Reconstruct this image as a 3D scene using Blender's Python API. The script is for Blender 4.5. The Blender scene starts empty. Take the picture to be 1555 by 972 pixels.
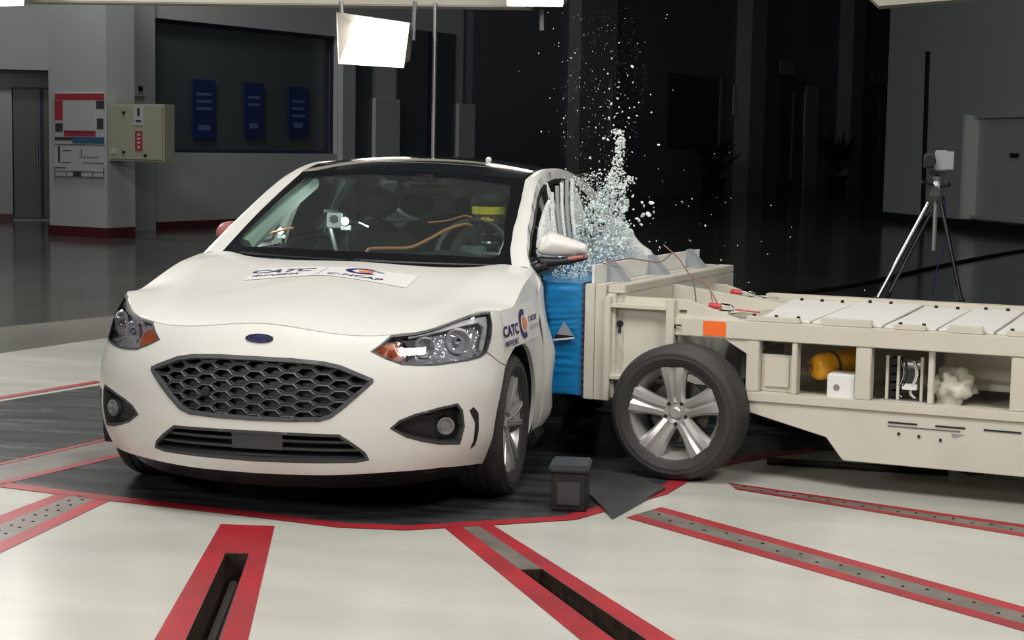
import bpy, bmesh, math, random, bisect
from mathutils import Vector, Matrix
from mathutils.geometry import delaunay_2d_cdt
R_ = math.radians
scn = bpy.context.scene
COL = scn.collection
rnd = random.Random(7)

# ------------------------------------------------------------------ camera
CAM = Vector((2.47, -6.44, 1.54)); YAW, PIT, ROL, FPX = -.215, .1015, .017, 2600.0
_f = Vector((math.sin(YAW)*math.cos(PIT), math.cos(YAW)*math.cos(PIT), -math.sin(PIT)))
_r = Vector((math.cos(YAW), -math.sin(YAW), 0)); _u = _r.cross(_f)
CR = _r*math.cos(ROL)+_u*math.sin(ROL); CU = -_r*math.sin(ROL)+_u*math.cos(ROL)
cam_d = bpy.data.cameras.new('camera'); cam = bpy.data.objects.new('camera', cam_d); COL.objects.link(cam)
M = Matrix.Identity(4)
for i in range(3):
    M[i][0] = CR[i]; M[i][1] = CU[i]; M[i][2] = -_f[i]; M[i][3] = CAM[i]
cam.matrix_world = M
cam_d.sensor_fit = 'HORIZONTAL'; cam_d.sensor_width = 36; cam_d.lens = FPX/1555*36; cam_d.clip_end = 300
scn.camera = cam
scn.view_settings.view_transform = 'Standard'; scn.view_settings.look = 'None'
scn.view_settings.exposure = 0.0; scn.view_settings.gamma = 1.0; scn.view_settings.use_curve_mapping = False

def ray(x, y): return _f + (x-777.5)/FPX*CR - (y-486)/FPX*CU
def gp(x, y, z=0.0):
    d = ray(x, y); return CAM + d*((z-CAM.z)/d.z)
def yp(x, y, Y):
    d = ray(x, y); return CAM + d*((Y-CAM.y)/d.y)
def plp(x, y, P0, n):
    d = ray(x, y); return CAM + d*((Vector(P0)-CAM).dot(n)/d.dot(n))

# ------------------------------------------------------------------ world + lights
w = bpy.data.worlds.new('world'); scn.world = w; w.use_nodes = True
w.node_tree.nodes['Background'].inputs[0].default_value = (.55, .65, .8, 1)
w.node_tree.nodes['Background'].inputs[1].default_value = .012
def area(name, loc, target, sx, sy, power, col=(1, .97, .92), spread=180):
    l = bpy.data.lights.new(name, 'AREA'); l.shape = 'RECTANGLE'; l.size = sx; l.size_y = sy
    l.energy = power; l.color = col; l.spread = R_(spread)
    o = bpy.data.objects.new(name, l); COL.objects.link(o); o.location = loc
    o.rotation_euler = (Vector(target)-Vector(loc)).to_track_quat('-Z', 'Y').to_euler()
    return o
area('flood_light_overhead', (.8, -1.2, 5.2), (.3, 1.2, 0), 2.6, 1.6, 200)
area('flood_light_front', (-1.8, -5.6, 3.2), (.4, .8, .4), 1.6, 1.0, 130)
area('flood_light_side', (4.6, -2.6, 4.6), (1.6, 1.2, .4), 1.6, 1.0, 140)
area('flood_light_left', (-5.6, 3.4, 5.0), (-3.2, 4.2, 0), 1.6, 1.0, 190)
area('flood_light_rear', (2.6, 3.4, 4.4), (1.2, 2.2, .8), .5, .5, 45)
area('fill_light_far_left', (-7.5, 9.0, 6.0), (-5.2, 9.0, 0), 2.0, 1.2, 330)  # unseen fill lamp, added to brighten the dark floor on the left
area('hall_light_left', (-9.0, 17.0, 7.0), (-10.5, 24.0, 1.0), 2.0, 1.0, 165)
area('hall_light_right', (3.0, 20.0, 7.5), (5.5, 31.0, 1.5), 2.0, 1.0, 32)

# ------------------------------------------------------------------ materials
def sock(b, *names):
    for n in names:
        if n in b.inputs: return b.inputs[n]
def mat(name, col, rough=.5, metal=0, coat=0, emit=None, estr=0, noise=None, bump=0, bscale=40, trans=0, alpha=1, ior=None, sheen=0):
    m = bpy.data.materials.new(name); m.use_nodes = True
    nt = m.node_tree; b = nt.nodes['Principled BSDF']
    b.inputs['Base Color'].default_value = (*col, 1); b.inputs['Roughness'].default_value = rough
    b.inputs['Metallic'].default_value = metal
    if coat: b.inputs['Coat Weight'].default_value = coat; b.inputs['Coat Roughness'].default_value = .06
    if emit: b.inputs['Emission Color'].default_value = (*emit, 1); b.inputs['Emission Strength'].default_value = estr
    if trans: b.inputs['Transmission Weight'].default_value = trans
    if ior: b.inputs['IOR'].default_value = ior
    if noise:   # (scale, amount, second colour)
        tc = nt.nodes.new('ShaderNodeTexCoord'); n = nt.nodes.new('ShaderNodeTexNoise'); n.inputs['Scale'].default_value = noise[0]
        n.inputs['Detail'].default_value = 6
        rp = nt.nodes.new('ShaderNodeValToRGB'); rp.color_ramp.elements[0].position = .35; rp.color_ramp.elements[1].position = .35+noise[1]
        rp.color_ramp.elements[0].color = (*noise[2], 1); rp.color_ramp.elements[1].color = (*col, 1)
        nt.links.new(tc.outputs['Object'], n.inputs['Vector']); nt.links.new(n.outputs[0], rp.inputs[0]); nt.links.new(rp.outputs[0], b.inputs['Base Color'])
    if bump:
        tc = nt.nodes.new('ShaderNodeTexCoord'); n = nt.nodes.new('ShaderNodeTexNoise'); n.inputs['Scale'].default_value = bscale
        bp = nt.nodes.new('ShaderNodeBump'); bp.inputs['Strength'].default_value = bump; bp.inputs['Distance'].default_value = .01
        nt.links.new(tc.outputs['Object'], n.inputs['Vector']); nt.links.new(n.outputs[0], bp.inputs['Height']); nt.links.new(bp.outputs[0], b.inputs['Normal'])
    return m
def glassmat(name, tint, gloss=.06, rough=.02, dirt_glare=0.0):
    m = bpy.data.materials.new(name); m.use_nodes = True; nt = m.node_tree; nt.nodes.clear()
    o = nt.nodes.new('ShaderNodeOutputMaterial'); t = nt.nodes.new('ShaderNodeBsdfTransparent'); t.inputs[0].default_value = (*tint, 1)
    g = nt.nodes.new('ShaderNodeBsdfGlossy'); g.inputs['Roughness'].default_value = rough
    lw = nt.nodes.new('ShaderNodeFresnel'); lw.inputs[0].default_value = 1.5
    mx = nt.nodes.new('ShaderNodeMixShader'); nt.links.new(lw.outputs[0], mx.inputs[0]); nt.links.new(t.outputs[0], mx.inputs[1]); nt.links.new(g.outputs[0], mx.inputs[2])
    last = mx
    if dirt_glare:
        d = nt.nodes.new('ShaderNodeBsdfDiffuse'); d.inputs[0].default_value = (.75, .85, .82, 1)  # pale diffuse: dirt on the windscreen, painted-in reflection on the far windows
        m2 = nt.nodes.new('ShaderNodeMixShader'); m2.inputs[0].default_value = dirt_glare
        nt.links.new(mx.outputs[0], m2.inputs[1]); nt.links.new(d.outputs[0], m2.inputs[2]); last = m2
    nt.links.new(last.outputs[0], o.inputs[0])
    return m
mt = {}
mt['body'] = mat('white_car_paint', (.74, .73, .69), .42, coat=.6)
mt['body'].node_tree.nodes['Principled BSDF'].inputs['Coat Roughness'].default_value = .16
mt['bodyin'] = mat('grey_green_inner_pillar', (.55, .62, .57), .7)
mt['blackgloss'] = mat('black_gloss', (.012, .013, .015), .08, coat=1)
mt['frit'] = mat('black_frit', (.008, .008, .01), .15)
mt['plastic'] = mat('dark_grey_plastic', (.045, .048, .05), .42)
mt['plastic2'] = mat('black_plastic', (.012, .012, .013), .5)
mt['grille'] = mat('satin_grey_grille', (.075, .08, .085), .5)
mt['rubber'] = mat('tyre_rubber', (.035, .033, .032), .62, bump=.15, bscale=60)
mt['alloy'] = mat('silver_alloy', (.50, .49, .47), .34, metal=.55)
mt['chrome'] = mat('chrome', (.8, .8, .82), .12, metal=1)
mt['silver'] = mat('silver_reflector', (.74, .72, .78), .16, metal=.4, coat=1)
mt['iron'] = mat('cast_iron', (.12, .11, .10), .5, metal=.6)
mt['amber'] = mat('amber_lens', (.75, .18, .06), .25, coat=.6)
mt['clear'] = glassmat('clear_lens', (.96, .97, .98), rough=.01)
mt['wind'] = glassmat('windscreen_glass', (.70, .86, .79), dirt_glare=.022)
mt['sideg_glare'] = glassmat('painted_glare_side_glass', (.60, .74, .68), rough=.03, dirt_glare=.22)  # bright reflection on the far side windows, put into the glass colour
mt['sideg'] = glassmat('side_glass', (.62, .72, .68), rough=.03, dirt_glare=.06)
mt['interior'] = mat('interior_black', (.02, .021, .022), .6)
mt['seat'] = mat('seat_fabric', (.035, .036, .038), .85)
mt['cream'] = mat('cream_steel_paint', (.66, .63, .54), .45, coat=.15, noise=(3.0, .3, (.60, .57, .48)), bump=.05, bscale=20)
mt['creamw'] = mat('white_deck_paint', (.72, .71, .67), .5)
mt['blue'] = mat('blue_barrier_film', (.005, .20, .48), .34, coat=.4, bump=.35, bscale=14)
mt['bluedark'] = mat('dark_blue_strip', (.01, .03, .10), .5)
mt['greyplate'] = mat('grey_plate', (.30, .32, .35), .45)
mt['orange'] = mat('orange_label', (.95, .16, .02), .5)
mt['orangetank'] = mat('orange_yellow_tank', (.90, .42, .02), .35, coat=.3)
mt['white'] = mat('white_satin', (.8, .8, .78), .5)
mt['fabric'] = mat('white_crumpled_fabric', (.74, .77, .74), .7, bump=1.0, bscale=55)
mt['chip'] = mat('glass_chip', (.80, .84, .82), .45)
mt['chipg'] = mat('green_tinted_glass_chip', (.70, .81, .78), .4)
mt['chipb'] = mat('blue_tinted_glass_chip', (.66, .80, .84), .4)
mt['red'] = mat('red_marking', (.42, .022, .032), .42, noise=(3, .3, (.30, .02, .028)))
mt['redp'] = mat('red_plastic', (.55, .05, .05), .35)
mt['pink'] = mat('pale_red_cover', (.42, .15, .14), .4)
mt['navy'] = mat('navy_ink', (.012, .012, .10), .5)
mt['inkgrey'] = mat('grey_violet_ink', (.30, .28, .42), .5)
mt['orangeink'] = mat('orange_ink', (.80, .20, .06), .5)
mt['stick'] = mat('pale_violet_sticker', (.72, .71, .70), .45)
mt['wire'] = mat('orange_brown_hose', (.62, .22, .10), .4)
mt['foldgrey'] = mat('grey_fabric_fold', (.34, .35, .34), .7)
mt['copper'] = mat('copper_lead', (.26, .13, .10), .5)
mt['yellow'] = mat('yellow_tape', (.75, .55, .03), .5)
mt['skin'] = mat('dummy_vinyl', (.30, .17, .12), .5)
mt['black'] = mat('matt_black', (.008, .008, .009), .7)
mt['metal'] = mat('grey_metal', (.35, .35, .36), .35, metal=.7)
mt['lamp'] = mat('lamp_glow', (1, 1, 1), .5, emit=(1, .95, .90), estr=22)
mt['lampbody'] = mat('lamp_housing', (.34, .32, .28), .45)
mt['led'] = mat('small_lamp', (1, 1, 1), .5, emit=(1, .98, .95), estr=12)
mt['pipewall'] = mat('dark_blue_pipe', (.02, .028, .06), .5)
mt['boxpaint'] = mat('olive_grey_box', (.42, .43, .33), .5)
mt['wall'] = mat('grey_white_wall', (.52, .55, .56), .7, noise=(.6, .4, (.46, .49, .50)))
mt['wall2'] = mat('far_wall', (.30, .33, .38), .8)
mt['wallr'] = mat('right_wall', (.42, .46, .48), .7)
mt['winglass'] = mat('dark_window_glass', (.075, .095, .105), .3)
mt['skirt'] = mat('dark_red_skirting', (.10, .018, .025), .4)
mt['banner'] = mat('blue_banner', (.012, .03, .13), .5)
mt['bannerink'] = mat('pale_blue_ink', (.10, .16, .34), .5)
mt['poster'] = mat('poster_white', (.55, .56, .58), .5)
mt['posterred'] = mat('poster_red', (.42, .05, .07), .5)
mt['posterblue'] = mat('poster_blue', (.05, .14, .24), .5)
mt['posterink'] = mat('poster_ink', (.06, .06, .07), .5)
mt['leaf'] = mat('dark_leaf', (.01, .03, .02), .6)
# floors
def floor_mat(name, c1, c2, rough, scale, stretch=(1, 1, 1), rvar=.1, spec=.5):
    m = bpy.data.materials.new(name); m.use_nodes = True; nt = m.node_tree; b = nt.nodes['Principled BSDF']
    tc = nt.nodes.new('ShaderNodeTexCoord'); mp = nt.nodes.new('ShaderNodeMapping'); mp.inputs['Scale'].default_value = stretch
    n = nt.nodes.new('ShaderNodeTexNoise'); n.inputs['Scale'].default_value = scale; n.inputs['Detail'].default_value = 7
    rp = nt.nodes.new('ShaderNodeValToRGB'); rp.color_ramp.elements[0].position = .35; rp.color_ramp.elements[1].position = .65
    rp.color_ramp.elements[0].color = (*c1, 1); rp.color_ramp.elements[1].color = (*c2, 1)
    nt.links.new(tc.outputs['Object'], mp.inputs[0]); nt.links.new(mp.outputs[0], n.inputs['Vector'])
    nt.links.new(n.outputs[0], rp.inputs[0]); nt.links.new(rp.outputs[0], b.inputs['Base Color'])
    mr = nt.nodes.new('ShaderNodeMapRange'); mr.inputs[3].default_value = rough-rvar/2; mr.inputs[4].default_value = rough+rvar/2
    nt.links.new(n.outputs[0], mr.inputs[0]); nt.links.new(mr.outputs[0], b.inputs['Roughness'])
    b.inputs['Specular IOR Level'].default_value = spec
    return m
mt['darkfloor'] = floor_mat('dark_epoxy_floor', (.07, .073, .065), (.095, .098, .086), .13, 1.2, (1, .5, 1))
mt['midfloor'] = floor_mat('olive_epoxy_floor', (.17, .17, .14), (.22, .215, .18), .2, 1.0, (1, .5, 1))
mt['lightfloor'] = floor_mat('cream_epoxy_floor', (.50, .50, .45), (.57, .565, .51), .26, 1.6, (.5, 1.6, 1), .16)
mt['plate'] = floor_mat('dark_steel_plates', (.02, .021, .024), (.075, .077, .08), .26, 2.2, (.6, 4, 1), .2)
mt['greyband'] = floor_mat('worn_grey_band', (.13, .115, .10), (.21, .19, .165), .4, 5, (1, 1, 1))
mt['trench'] = mat('trench_black', (.015, .013, .012), .5, noise=(20, .3, (.06, .035, .02)))

# ------------------------------------------------------------------ mesh helpers
def mkobj(name, verts, faces, m, parent=None, smooth=False, sharp=None, mats=None, fm=None):
    me = bpy.data.meshes.new(name); me.from_pydata([tuple(v) for v in verts], [], faces)
    if mats:
        for k in mats: me.materials.append(mt[k])
        me.polygons.foreach_set('material_index', fm)
    else: me.materials.append(mt[m] if isinstance(m, str) else m)
    if smooth: me.polygons.foreach_set('use_smooth', [True]*len(me.polygons))
    me.update()
    if smooth and sharp is not None: me.set_sharp_from_angle(angle=R_(sharp))
    o = bpy.data.objects.new(name, me); COL.objects.link(o)
    if parent is not None: o.parent = parent
    return o
def empty(name, loc=(0, 0, 0), rz=0, label=None, cat=None, group=None):
    o = bpy.data.objects.new(name, None); COL.objects.link(o); o.location = loc; o.rotation_euler = (0, 0, rz)
    o.empty_display_size = .1
    if label: tag(o, label, cat, group)
    return o
def tag(o, label=None, cat=None, group=None, kind=None):
    if label: o['label'] = label
    if cat: o['category'] = cat
    if group: o['group'] = group
    if kind: o['kind'] = kind
    return o
def struct(o, label=None, cat=None): o['kind'] = 'structure'; return tag(o, label, cat)
class MB:
    def __init__(s): s.v = []; s.f = []
    def add(s, v, f):
        n = len(s.v); s.v += [tuple(p) for p in v]; s.f += [tuple(i+n for i in q) for q in f]; return s
    def box(s, a, b, rot=None, piv=None, ch=0):
        x0, y0, z0 = a; x1, y1, z1 = b
        if x0 > x1: x0, x1 = x1, x0
        if y0 > y1: y0, y1 = y1, y0
        if z0 > z1: z0, z1 = z1, z0
        c = [(x0, y0, z0), (x1, y0, z0), (x1, y1, z0), (x0, y1, z0), (x0, y0, z1), (x1, y0, z1), (x1, y1, z1), (x0, y1, z1)]
        f = [(0, 3, 2, 1), (4, 5, 6, 7), (0, 1, 5, 4), (1, 2, 6, 5), (2, 3, 7, 6), (3, 0, 4, 7)]
        if rot is not None:
            p = Vector(piv if piv else ((x0+x1)/2, (y0+y1)/2, (z0+z1)/2)); c = [rot @ (Vector(q)-p)+p for q in c]
        return s.add(c, f)
    def prism(s, pts, d):   # pts: planar 3-D loop, extruded by vector d
        n = len(pts); d = Vector(d); P = [Vector(p) for p in pts]
        v = P+[p+d for p in P]
        f = [tuple(range(n))[::-1], tuple(range(n, 2*n))]+[(i, (i+1) % n, n+(i+1) % n, n+i) for i in range(n)]
        nn = Vector((0, 0, 0))
        for i in range(n): nn += P[i].cross(P[(i+1) % n])
        if nn.dot(d) < 0: f = [q[::-1] for q in f]
        return s.add(v, f)
    def tube(s, pts, r, n=8, cap=True, smooth_pts=0):
        P = [Vector(p) for p in pts]
        if smooth_pts: P = spline(P, smooth_pts)
        rr = r if isinstance(r, (list, tuple)) else None
        v = []; f = []; k = len(P); up = None
        for i, p in enumerate(P):
            t = (P[min(i+1, k-1)]-P[max(i-1, 0)]).normalized()
            if up is None: up = Vector((0, 0, 1)) if abs(t.z) < .9 else Vector((1, 0, 0))
            a = t.cross(up)
            if a.length < 1e-5: a = t.orthogonal()
            a.normalize(); b = a.cross(t).normalized(); up = b
            R = rr[min(i*len(rr)//k, len(rr)-1)] if rr else r
            if rr and len(rr) == k: R = rr[i]
            for j in range(n):
                q = 2*math.pi*j/n; v.append(p+a*math.cos(q)*R+b*math.sin(q)*R)
        for i in range(k-1):
            for j in range(n): f.append((i*n+j, i*n+(j+1) % n, (i+1)*n+(j+1) % n, (i+1)*n+j))
        if cap: f += [tuple(range(n)), tuple(range((k-1)*n, k*n))[::-1]]
        f = [q[::-1] for q in f]
        return s.add(v, f)
    def cyl(s, a, b, r, n=16, r2=None): return s.tube([a, b], [r, r if r2 is None else r2], n)
    def lathe(s, prof, c, axis='y', n=32, arc=(0, 2*math.pi)):   # prof: (radius, along)
        v = []; f = []; k = len(prof); full = abs(arc[1]-arc[0]-2*math.pi) < 1e-6; m = n if full else n+1
        for j in range(m):
            q = arc[0]+(arc[1]-arc[0])*j/n
            for r, h in prof:
                x, y = r*math.cos(q), r*math.sin(q)
                p = (x, h, y) if axis == 'y' else ((h, x, y) if axis == 'x' else (x, y, h))
                v.append((c[0]+p[0], c[1]+p[1], c[2]+p[2]))
        for j in range(n):
            for i in range(k-1):
                a = j*k+i; b = ((j+1) % m)*k+i; f.append((a, a+1, b+1, b))
        return s.add(v, f)
    def sphere(s, c, r, n=12, m=8, sc=(1, 1, 1)):
        v = []; f = []
        for i in range(m+1):
            t = math.pi*i/m
            for j in range(n):
                q = 2*math.pi*j/n
                v.append((c[0]+r*sc[0]*math.sin(t)*math.cos(q), c[1]+r*sc[1]*math.sin(t)*math.sin(q), c[2]+r*sc[2]*math.cos(t)))
        for i in range(m):
            for j in range(n): f.append((i*n+j, (i+1)*n+j, (i+1)*n+(j+1) % n, i*n+(j+1) % n))
        return s.add(v, f)
    def build(s, name, m, parent=None, smooth=False, sharp=35, bevel=0):
        o = mkobj(name, s.v, s.f, m, parent, smooth, sharp if smooth else None)
        bm = bmesh.new(); bm.from_mesh(o.data)
        bmesh.ops.remove_doubles(bm, verts=bm.verts, dist=1e-5)
        bmesh.ops.recalc_face_normals(bm, faces=bm.faces)
        if bevel: bmesh.ops.bevel(bm, geom=[e for e in bm.edges if len(e.link_faces) == 2 and e.calc_face_angle(0) > .6], offset=bevel, segments=2, affect='EDGES', clamp_overlap=True)
        bm.to_mesh(o.data); bm.free()
        return o
def spline(P, k):
    P = [Vector(p) for p in P]; out = []
    Q = [2*P[0]-P[1]]+P+[2*P[-1]-P[-2]]
    for i in range(1, len(Q)-2):
        a, b, c, d = Q[i-1:i+3]
        for j in range(k):
            t = j/k; out.append(.5*(2*b+(c-a)*t+(2*a-5*b+4*c-d)*t*t+(3*b-a-3*c+d)*t**3))
    out.append(P[-1]); return out
def copy_tree(o, parent=None):
    c = o.copy(); COL.objects.link(c)
    if parent is not None: c.parent = parent
    for ch in list(o.children): copy_tree(ch, c)
    return c
def pdist(x, y, q):
    b = 9
    for i in range(len(q)):
        ax, ay = q[i-1]; bx, by = q[i]; dx, dy = bx-ax, by-ay; t = max(0, min(1, ((x-ax)*dx+(y-ay)*dy)/(dx*dx+dy*dy+1e-12))); b = min(b, math.hypot(x-ax-t*dx, y-ay-t*dy))
    return b
def pip(x, y, P):
    c = False; n = len(P); j = n-1
    for i in range(n):
        xi, yi = P[i]; xj, yj = P[j]
        if (yi > y) != (yj > y) and x < (xj-xi)*(y-yi)/(yj-yi)+xi: c = not c
        j = i
    return c
def resamp(P, step, closed=True):
    out = []; n = len(P)
    for i in range(n if closed else n-1):
        a = P[i]; b = P[(i+1) % n]; L = math.hypot(b[0]-a[0], b[1]-a[1]); k = max(1, int(math.ceil(L/step)))
        for j in range(k): out.append((a[0]+(b[0]-a[0])*j/k, a[1]+(b[1]-a[1])*j/k))
    if not closed: out.append(P[-1])
    return out
def sm2(P, k=6): return [(q.x, q.y) for q in spline([Vector((p[0], p[1], 0)) for p in P], k)]
def smc(P, k=4):   # closed smooth loop
    n = len(P); out = []
    for i in range(n):
        a, b, c, d = [Vector((P[(i+j) % n][0], P[(i+j) % n][1], 0)) for j in (-1, 0, 1, 2)]
        for j in range(k):
            t = j/k; q = .5*(2*b+(c-a)*t+(2*a-5*b+4*c-d)*t*t+(3*b-a-3*c+d)*t**3); out.append((q.x, q.y))
    return out
def inset(P, d):
    c = (sum(p[0] for p in P)/len(P), sum(p[1] for p in P)/len(P)); n = len(P); out = []
    A = sum(P[i][0]*P[(i+1) % n][1]-P[(i+1) % n][0]*P[i][1] for i in range(n)); sg = 1 if A > 0 else -1
    for i in range(n):
        a, b, c_ = P[i-1], P[i], P[(i+1) % n]
        e1 = Vector((b[0]-a[0], b[1]-a[1])).normalized(); e2 = Vector((c_[0]-b[0], c_[1]-b[1])).normalized()
        n1 = Vector((-e1.y, e1.x))*sg; n2 = Vector((-e2.y, e2.x))*sg; m = (n1+n2)
        if m.length < 1e-6: m = n1
        m.normalize(); k = min(1.6, 1/max(.3, m.dot(n1))); out.append((b[0]+m.x*d*k, b[1]+m.y*d*k))
    return out
def panel(name, outline, fn, m, parent=None, holes=(), step=.04, estep=None, flange=.012, ref=(0, 2.2, .4), off=0.0, rings=()):
    """trim a curved surface fn(u, v) to an outline with holes; edges are turned inward to give the sheet its depth"""
    estep = estep or step*.6
    loops = [resamp(outline, estep)]+[resamp(h, estep) for h in holes]
    V = []; E = []; lid = []
    for L in loops:
        n0 = len(V); V += [Vector(p) for p in L]; k = len(L); E += [(n0+i, n0+(i+1) % k) for i in range(k)]; lid.append((n0, k))
    us = [p[0] for p in loops[0]]; vs = [p[1] for p in loops[0]]
    nb = len(V); B = [(p.x, p.y) for p in V]
    grid = {}
    for p in B: grid.setdefault((int(p[0]//step), int(p[1]//step)), []).append(p)
    gmin = estep*.8
    if rings:
        for d_ in rings:
            for q in inset(loops[0], d_):
                if pip(q[0], q[1], loops[0]): V.append(Vector(q)); grid.setdefault((int(q[0]//step), int(q[1]//step)), []).append(q)
    r = 0; y = min(vs)
    while y < max(vs):
        x = min(us)+(step/2 if r % 2 else 0)
        while x < max(us):
            if pip(x, y, loops[0]) and not any(pip(x, y, h) for h in loops[1:]):
                gx, gy = int(x//step), int(y//step)
                if all((q[0]-x)**2+(q[1]-y)**2 > (estep*.8)**2 for i in (-1, 0, 1) for j in (-1, 0, 1) for q in grid.get((gx+i, gy+j), ())):
                    V.append(Vector((x, y)))
            x += step
        y += step*.87; r += 1
    vo, eo, fo, ov, oe, of = delaunay_2d_cdt(V, E, [], 0, 1e-6)
    T = []
    for f in fo:
        cx = sum(vo[i].x for i in f)/3; cy = sum(vo[i].y for i in f)/3
        if pip(cx, cy, loops[0]) and not any(pip(cx, cy, h) for h in loops[1:]): T.append(tuple(f))
    P = [Vector(fn(p.x, p.y)) for p in vo]
    rf = Vector(ref); sgn = 0; N = [Vector((0, 0, 0)) for _ in P]
    for f in T:
        n = (P[f[1]]-P[f[0]]).cross(P[f[2]]-P[f[0]]); c = (P[f[0]]+P[f[1]]+P[f[2]])/3
        sgn += n.dot(c-rf)
        for i in f: N[i] += n
    if sgn < 0: T = [f[::-1] for f in T]; N = [-n for n in N]
    N = [n.normalized() if n.length > 0 else n for n in N]
    if off: P = [p+n*off for p, n in zip(P, N)]
    # boundary edges -> flange
    cnt = {}
    for f in T:
        for i in range(3):
            a, b = f[i], f[(i+1) % 3]; cnt[(a, b)] = cnt.get((a, b), 0)+1
    be = [(a, b) for (a, b) in cnt if (b, a) not in cnt]
    faces = list(T); nv = len(P); mp = {}; smooth = [True]*len(T)
    if flange:
        P2 = list(P)
        def dup(i, depth):
            k = (i, depth)
            if k not in mp: mp[k] = len(P2); P2.append(P[i]-N[i]*depth if depth else P[i])
            return mp[k]
        for a, b in be:
            faces.append((b, a, dup(a, flange), dup(b, flange))); smooth.append(False)
        P = P2
    me = bpy.data.meshes.new(name); me.from_pydata([tuple(p) for p in P], [], faces)
    me.materials.append(mt[m]); me.polygons.foreach_set('use_smooth', smooth)
    if flange:
        bs = set(tuple(sorted(e)) for e in be); 
        me.edges.foreach_set('use_edge_sharp', [tuple(sorted(e.vertices)) in bs for e in me.edges])
    me.update(); o = bpy.data.objects.new(name, me); COL.objects.link(o)
    if parent is not None: o.parent = parent
    return o
def text_mesh(body, size, extrude=.0, shear=0, bold=0):
    cu = bpy.data.curves.new('t', 'FONT'); cu.body = body; cu.size = size; cu.align_x = 'CENTER'; cu.align_y = 'CENTER'
    cu.shear = shear; cu.extrude = extrude; cu.offset = bold; cu.resolution_u = 3
    o = bpy.data.objects.new('t', cu); COL.objects.link(o); bpy.context.view_layer.update()
    me = bpy.data.meshes.new_from_object(o.evaluated_get(bpy.context.evaluated_depsgraph_get()))
    bpy.data.objects.remove(o); bpy.data.curves.remove(cu)
    bm = bmesh.new(); bm.from_mesh(me); bpy.data.meshes.remove(me)
    bmesh.ops.triangulate(bm, faces=bm.faces)
    if size > .04: bmesh.ops.subdivide_edges(bm, edges=[e for e in bm.edges if e.calc_length() > size*.4], cuts=2)
    v = [tuple(x.co) for x in bm.verts]; f = [tuple(x.index for x in q.verts) for q in bm.faces]; bm.free()
    return v, f
def decal(name, shapes, fn, parent, m, sx=1, sy=1):
    """flat print: 2-D shapes [(verts, faces)] laid on a surface by fn(u, v)"""
    V = []; F = []
    for v, f in shapes:
        n = len(V); V += [fn(p[0]*sx, p[1]*sy) for p in v]; F += [tuple(i+n for i in q) for q in f]
    return mkobj(name, V, F, m, parent)
def rect2(x0, y0, x1, y1): return ([(x0, y0, 0), (x1, y0, 0), (x1, y1, 0), (x0, y1, 0)], [(0, 1, 2, 3)])
def ring2(cx, cy, r0, r1, a0=0, a1=360, n=24, ex=1):
    v = []; f = []
    for i in range(n+1):
        a = R_(a0+(a1-a0)*i/n); v += [(cx+r0*math.cos(a)*ex, cy+r0*math.sin(a), 0), (cx+r1*math.cos(a)*ex, cy+r1*math.sin(a), 0)]
    for i in range(n): f.append((2*i, 2*i+1, 2*i+3, 2*i+2))
    return v, f
def move2(s, dx, dy): return ([(p[0]+dx, p[1]+dy, 0) for p in s[0]], s[1])

# ------------------------------------------------------------------ the hall: floor
XY = lambda p: (p[0], p[1])
def lerp(a, b, t): return tuple(a[i]+(b[i]-a[i])*t for i in range(len(a)))
def flat(name, pts, z, m, parent=None, holes=(), flange=.0):
    return panel(name, pts, lambda x, y: (x, y, z), m, parent, holes, step=60, estep=60, flange=flange, ref=(0, 0, -50))
def band_pts(A0, A1, B0, B1, e0=0, e1=0):    # pixel edges near-end (0) and far-end (1) -> world quad, extended
    a0, a1, b0, b1 = [XY(gp(*p)) for p in (A0, A1, B0, B1)]
    return lerp(a0, a1, -e0), lerp(a0, a1, 1+e1), lerp(b0, b1, -e0), lerp(b0, b1, 1+e1)
S2 = band_pts((235, 972), (335, 797), (377, 972), (417, 800), .5)
S3 = band_pts((880, 972), (672, 800), (1024, 972), (746, 797), .5)
S4 = band_pts((1555, 923), (1004, 771), (1555, 960), (950, 787), .4)
S5 = band_pts((1555, 798), (1106, 734), (1555, 816), (1117, 744), .6)
S1 = band_pts((0, 784), (92, 749), (0, 841), (176, 757), .8)
def cross(S, t, f): return lerp(lerp(S[0], S[1], t), lerp(S[2], S[3], t), f)
def quad(S, f0, f1, t0=0, t1=1): return [cross(S, t0, f0), cross(S, t0, f1), cross(S, t1, f1), cross(S, t1, f0)]
slot2 = quad(S2, .33, .70, 0, .80); slot3 = quad(S3, .36, .70, 0, .70)
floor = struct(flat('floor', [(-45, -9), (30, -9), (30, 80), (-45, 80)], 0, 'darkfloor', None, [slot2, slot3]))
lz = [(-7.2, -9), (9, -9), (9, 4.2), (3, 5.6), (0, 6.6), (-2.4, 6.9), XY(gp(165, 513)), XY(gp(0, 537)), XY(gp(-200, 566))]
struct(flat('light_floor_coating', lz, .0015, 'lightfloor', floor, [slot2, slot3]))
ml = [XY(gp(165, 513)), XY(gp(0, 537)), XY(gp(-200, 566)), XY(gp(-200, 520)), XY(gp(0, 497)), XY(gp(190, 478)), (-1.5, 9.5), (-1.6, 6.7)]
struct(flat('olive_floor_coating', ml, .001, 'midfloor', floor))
low = [(0, 737), (160, 757), (380, 782), (520, 799), (616, 803), (766, 794), (863, 788), (1000, 750), (1067, 711), (1160, 693), (1240, 684)]
dp = [XY(gp(*p)) for p in [(-120, 720)]+low]+[(3.6, 2.4), (3.4, 3.9), (0, 5.2), (-1.6, 5.0), XY(gp(150, 586)), XY(gp(-120, 630))]
struct(flat('steel_cover_plates', dp, .003, 'plate', floor))
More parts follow.
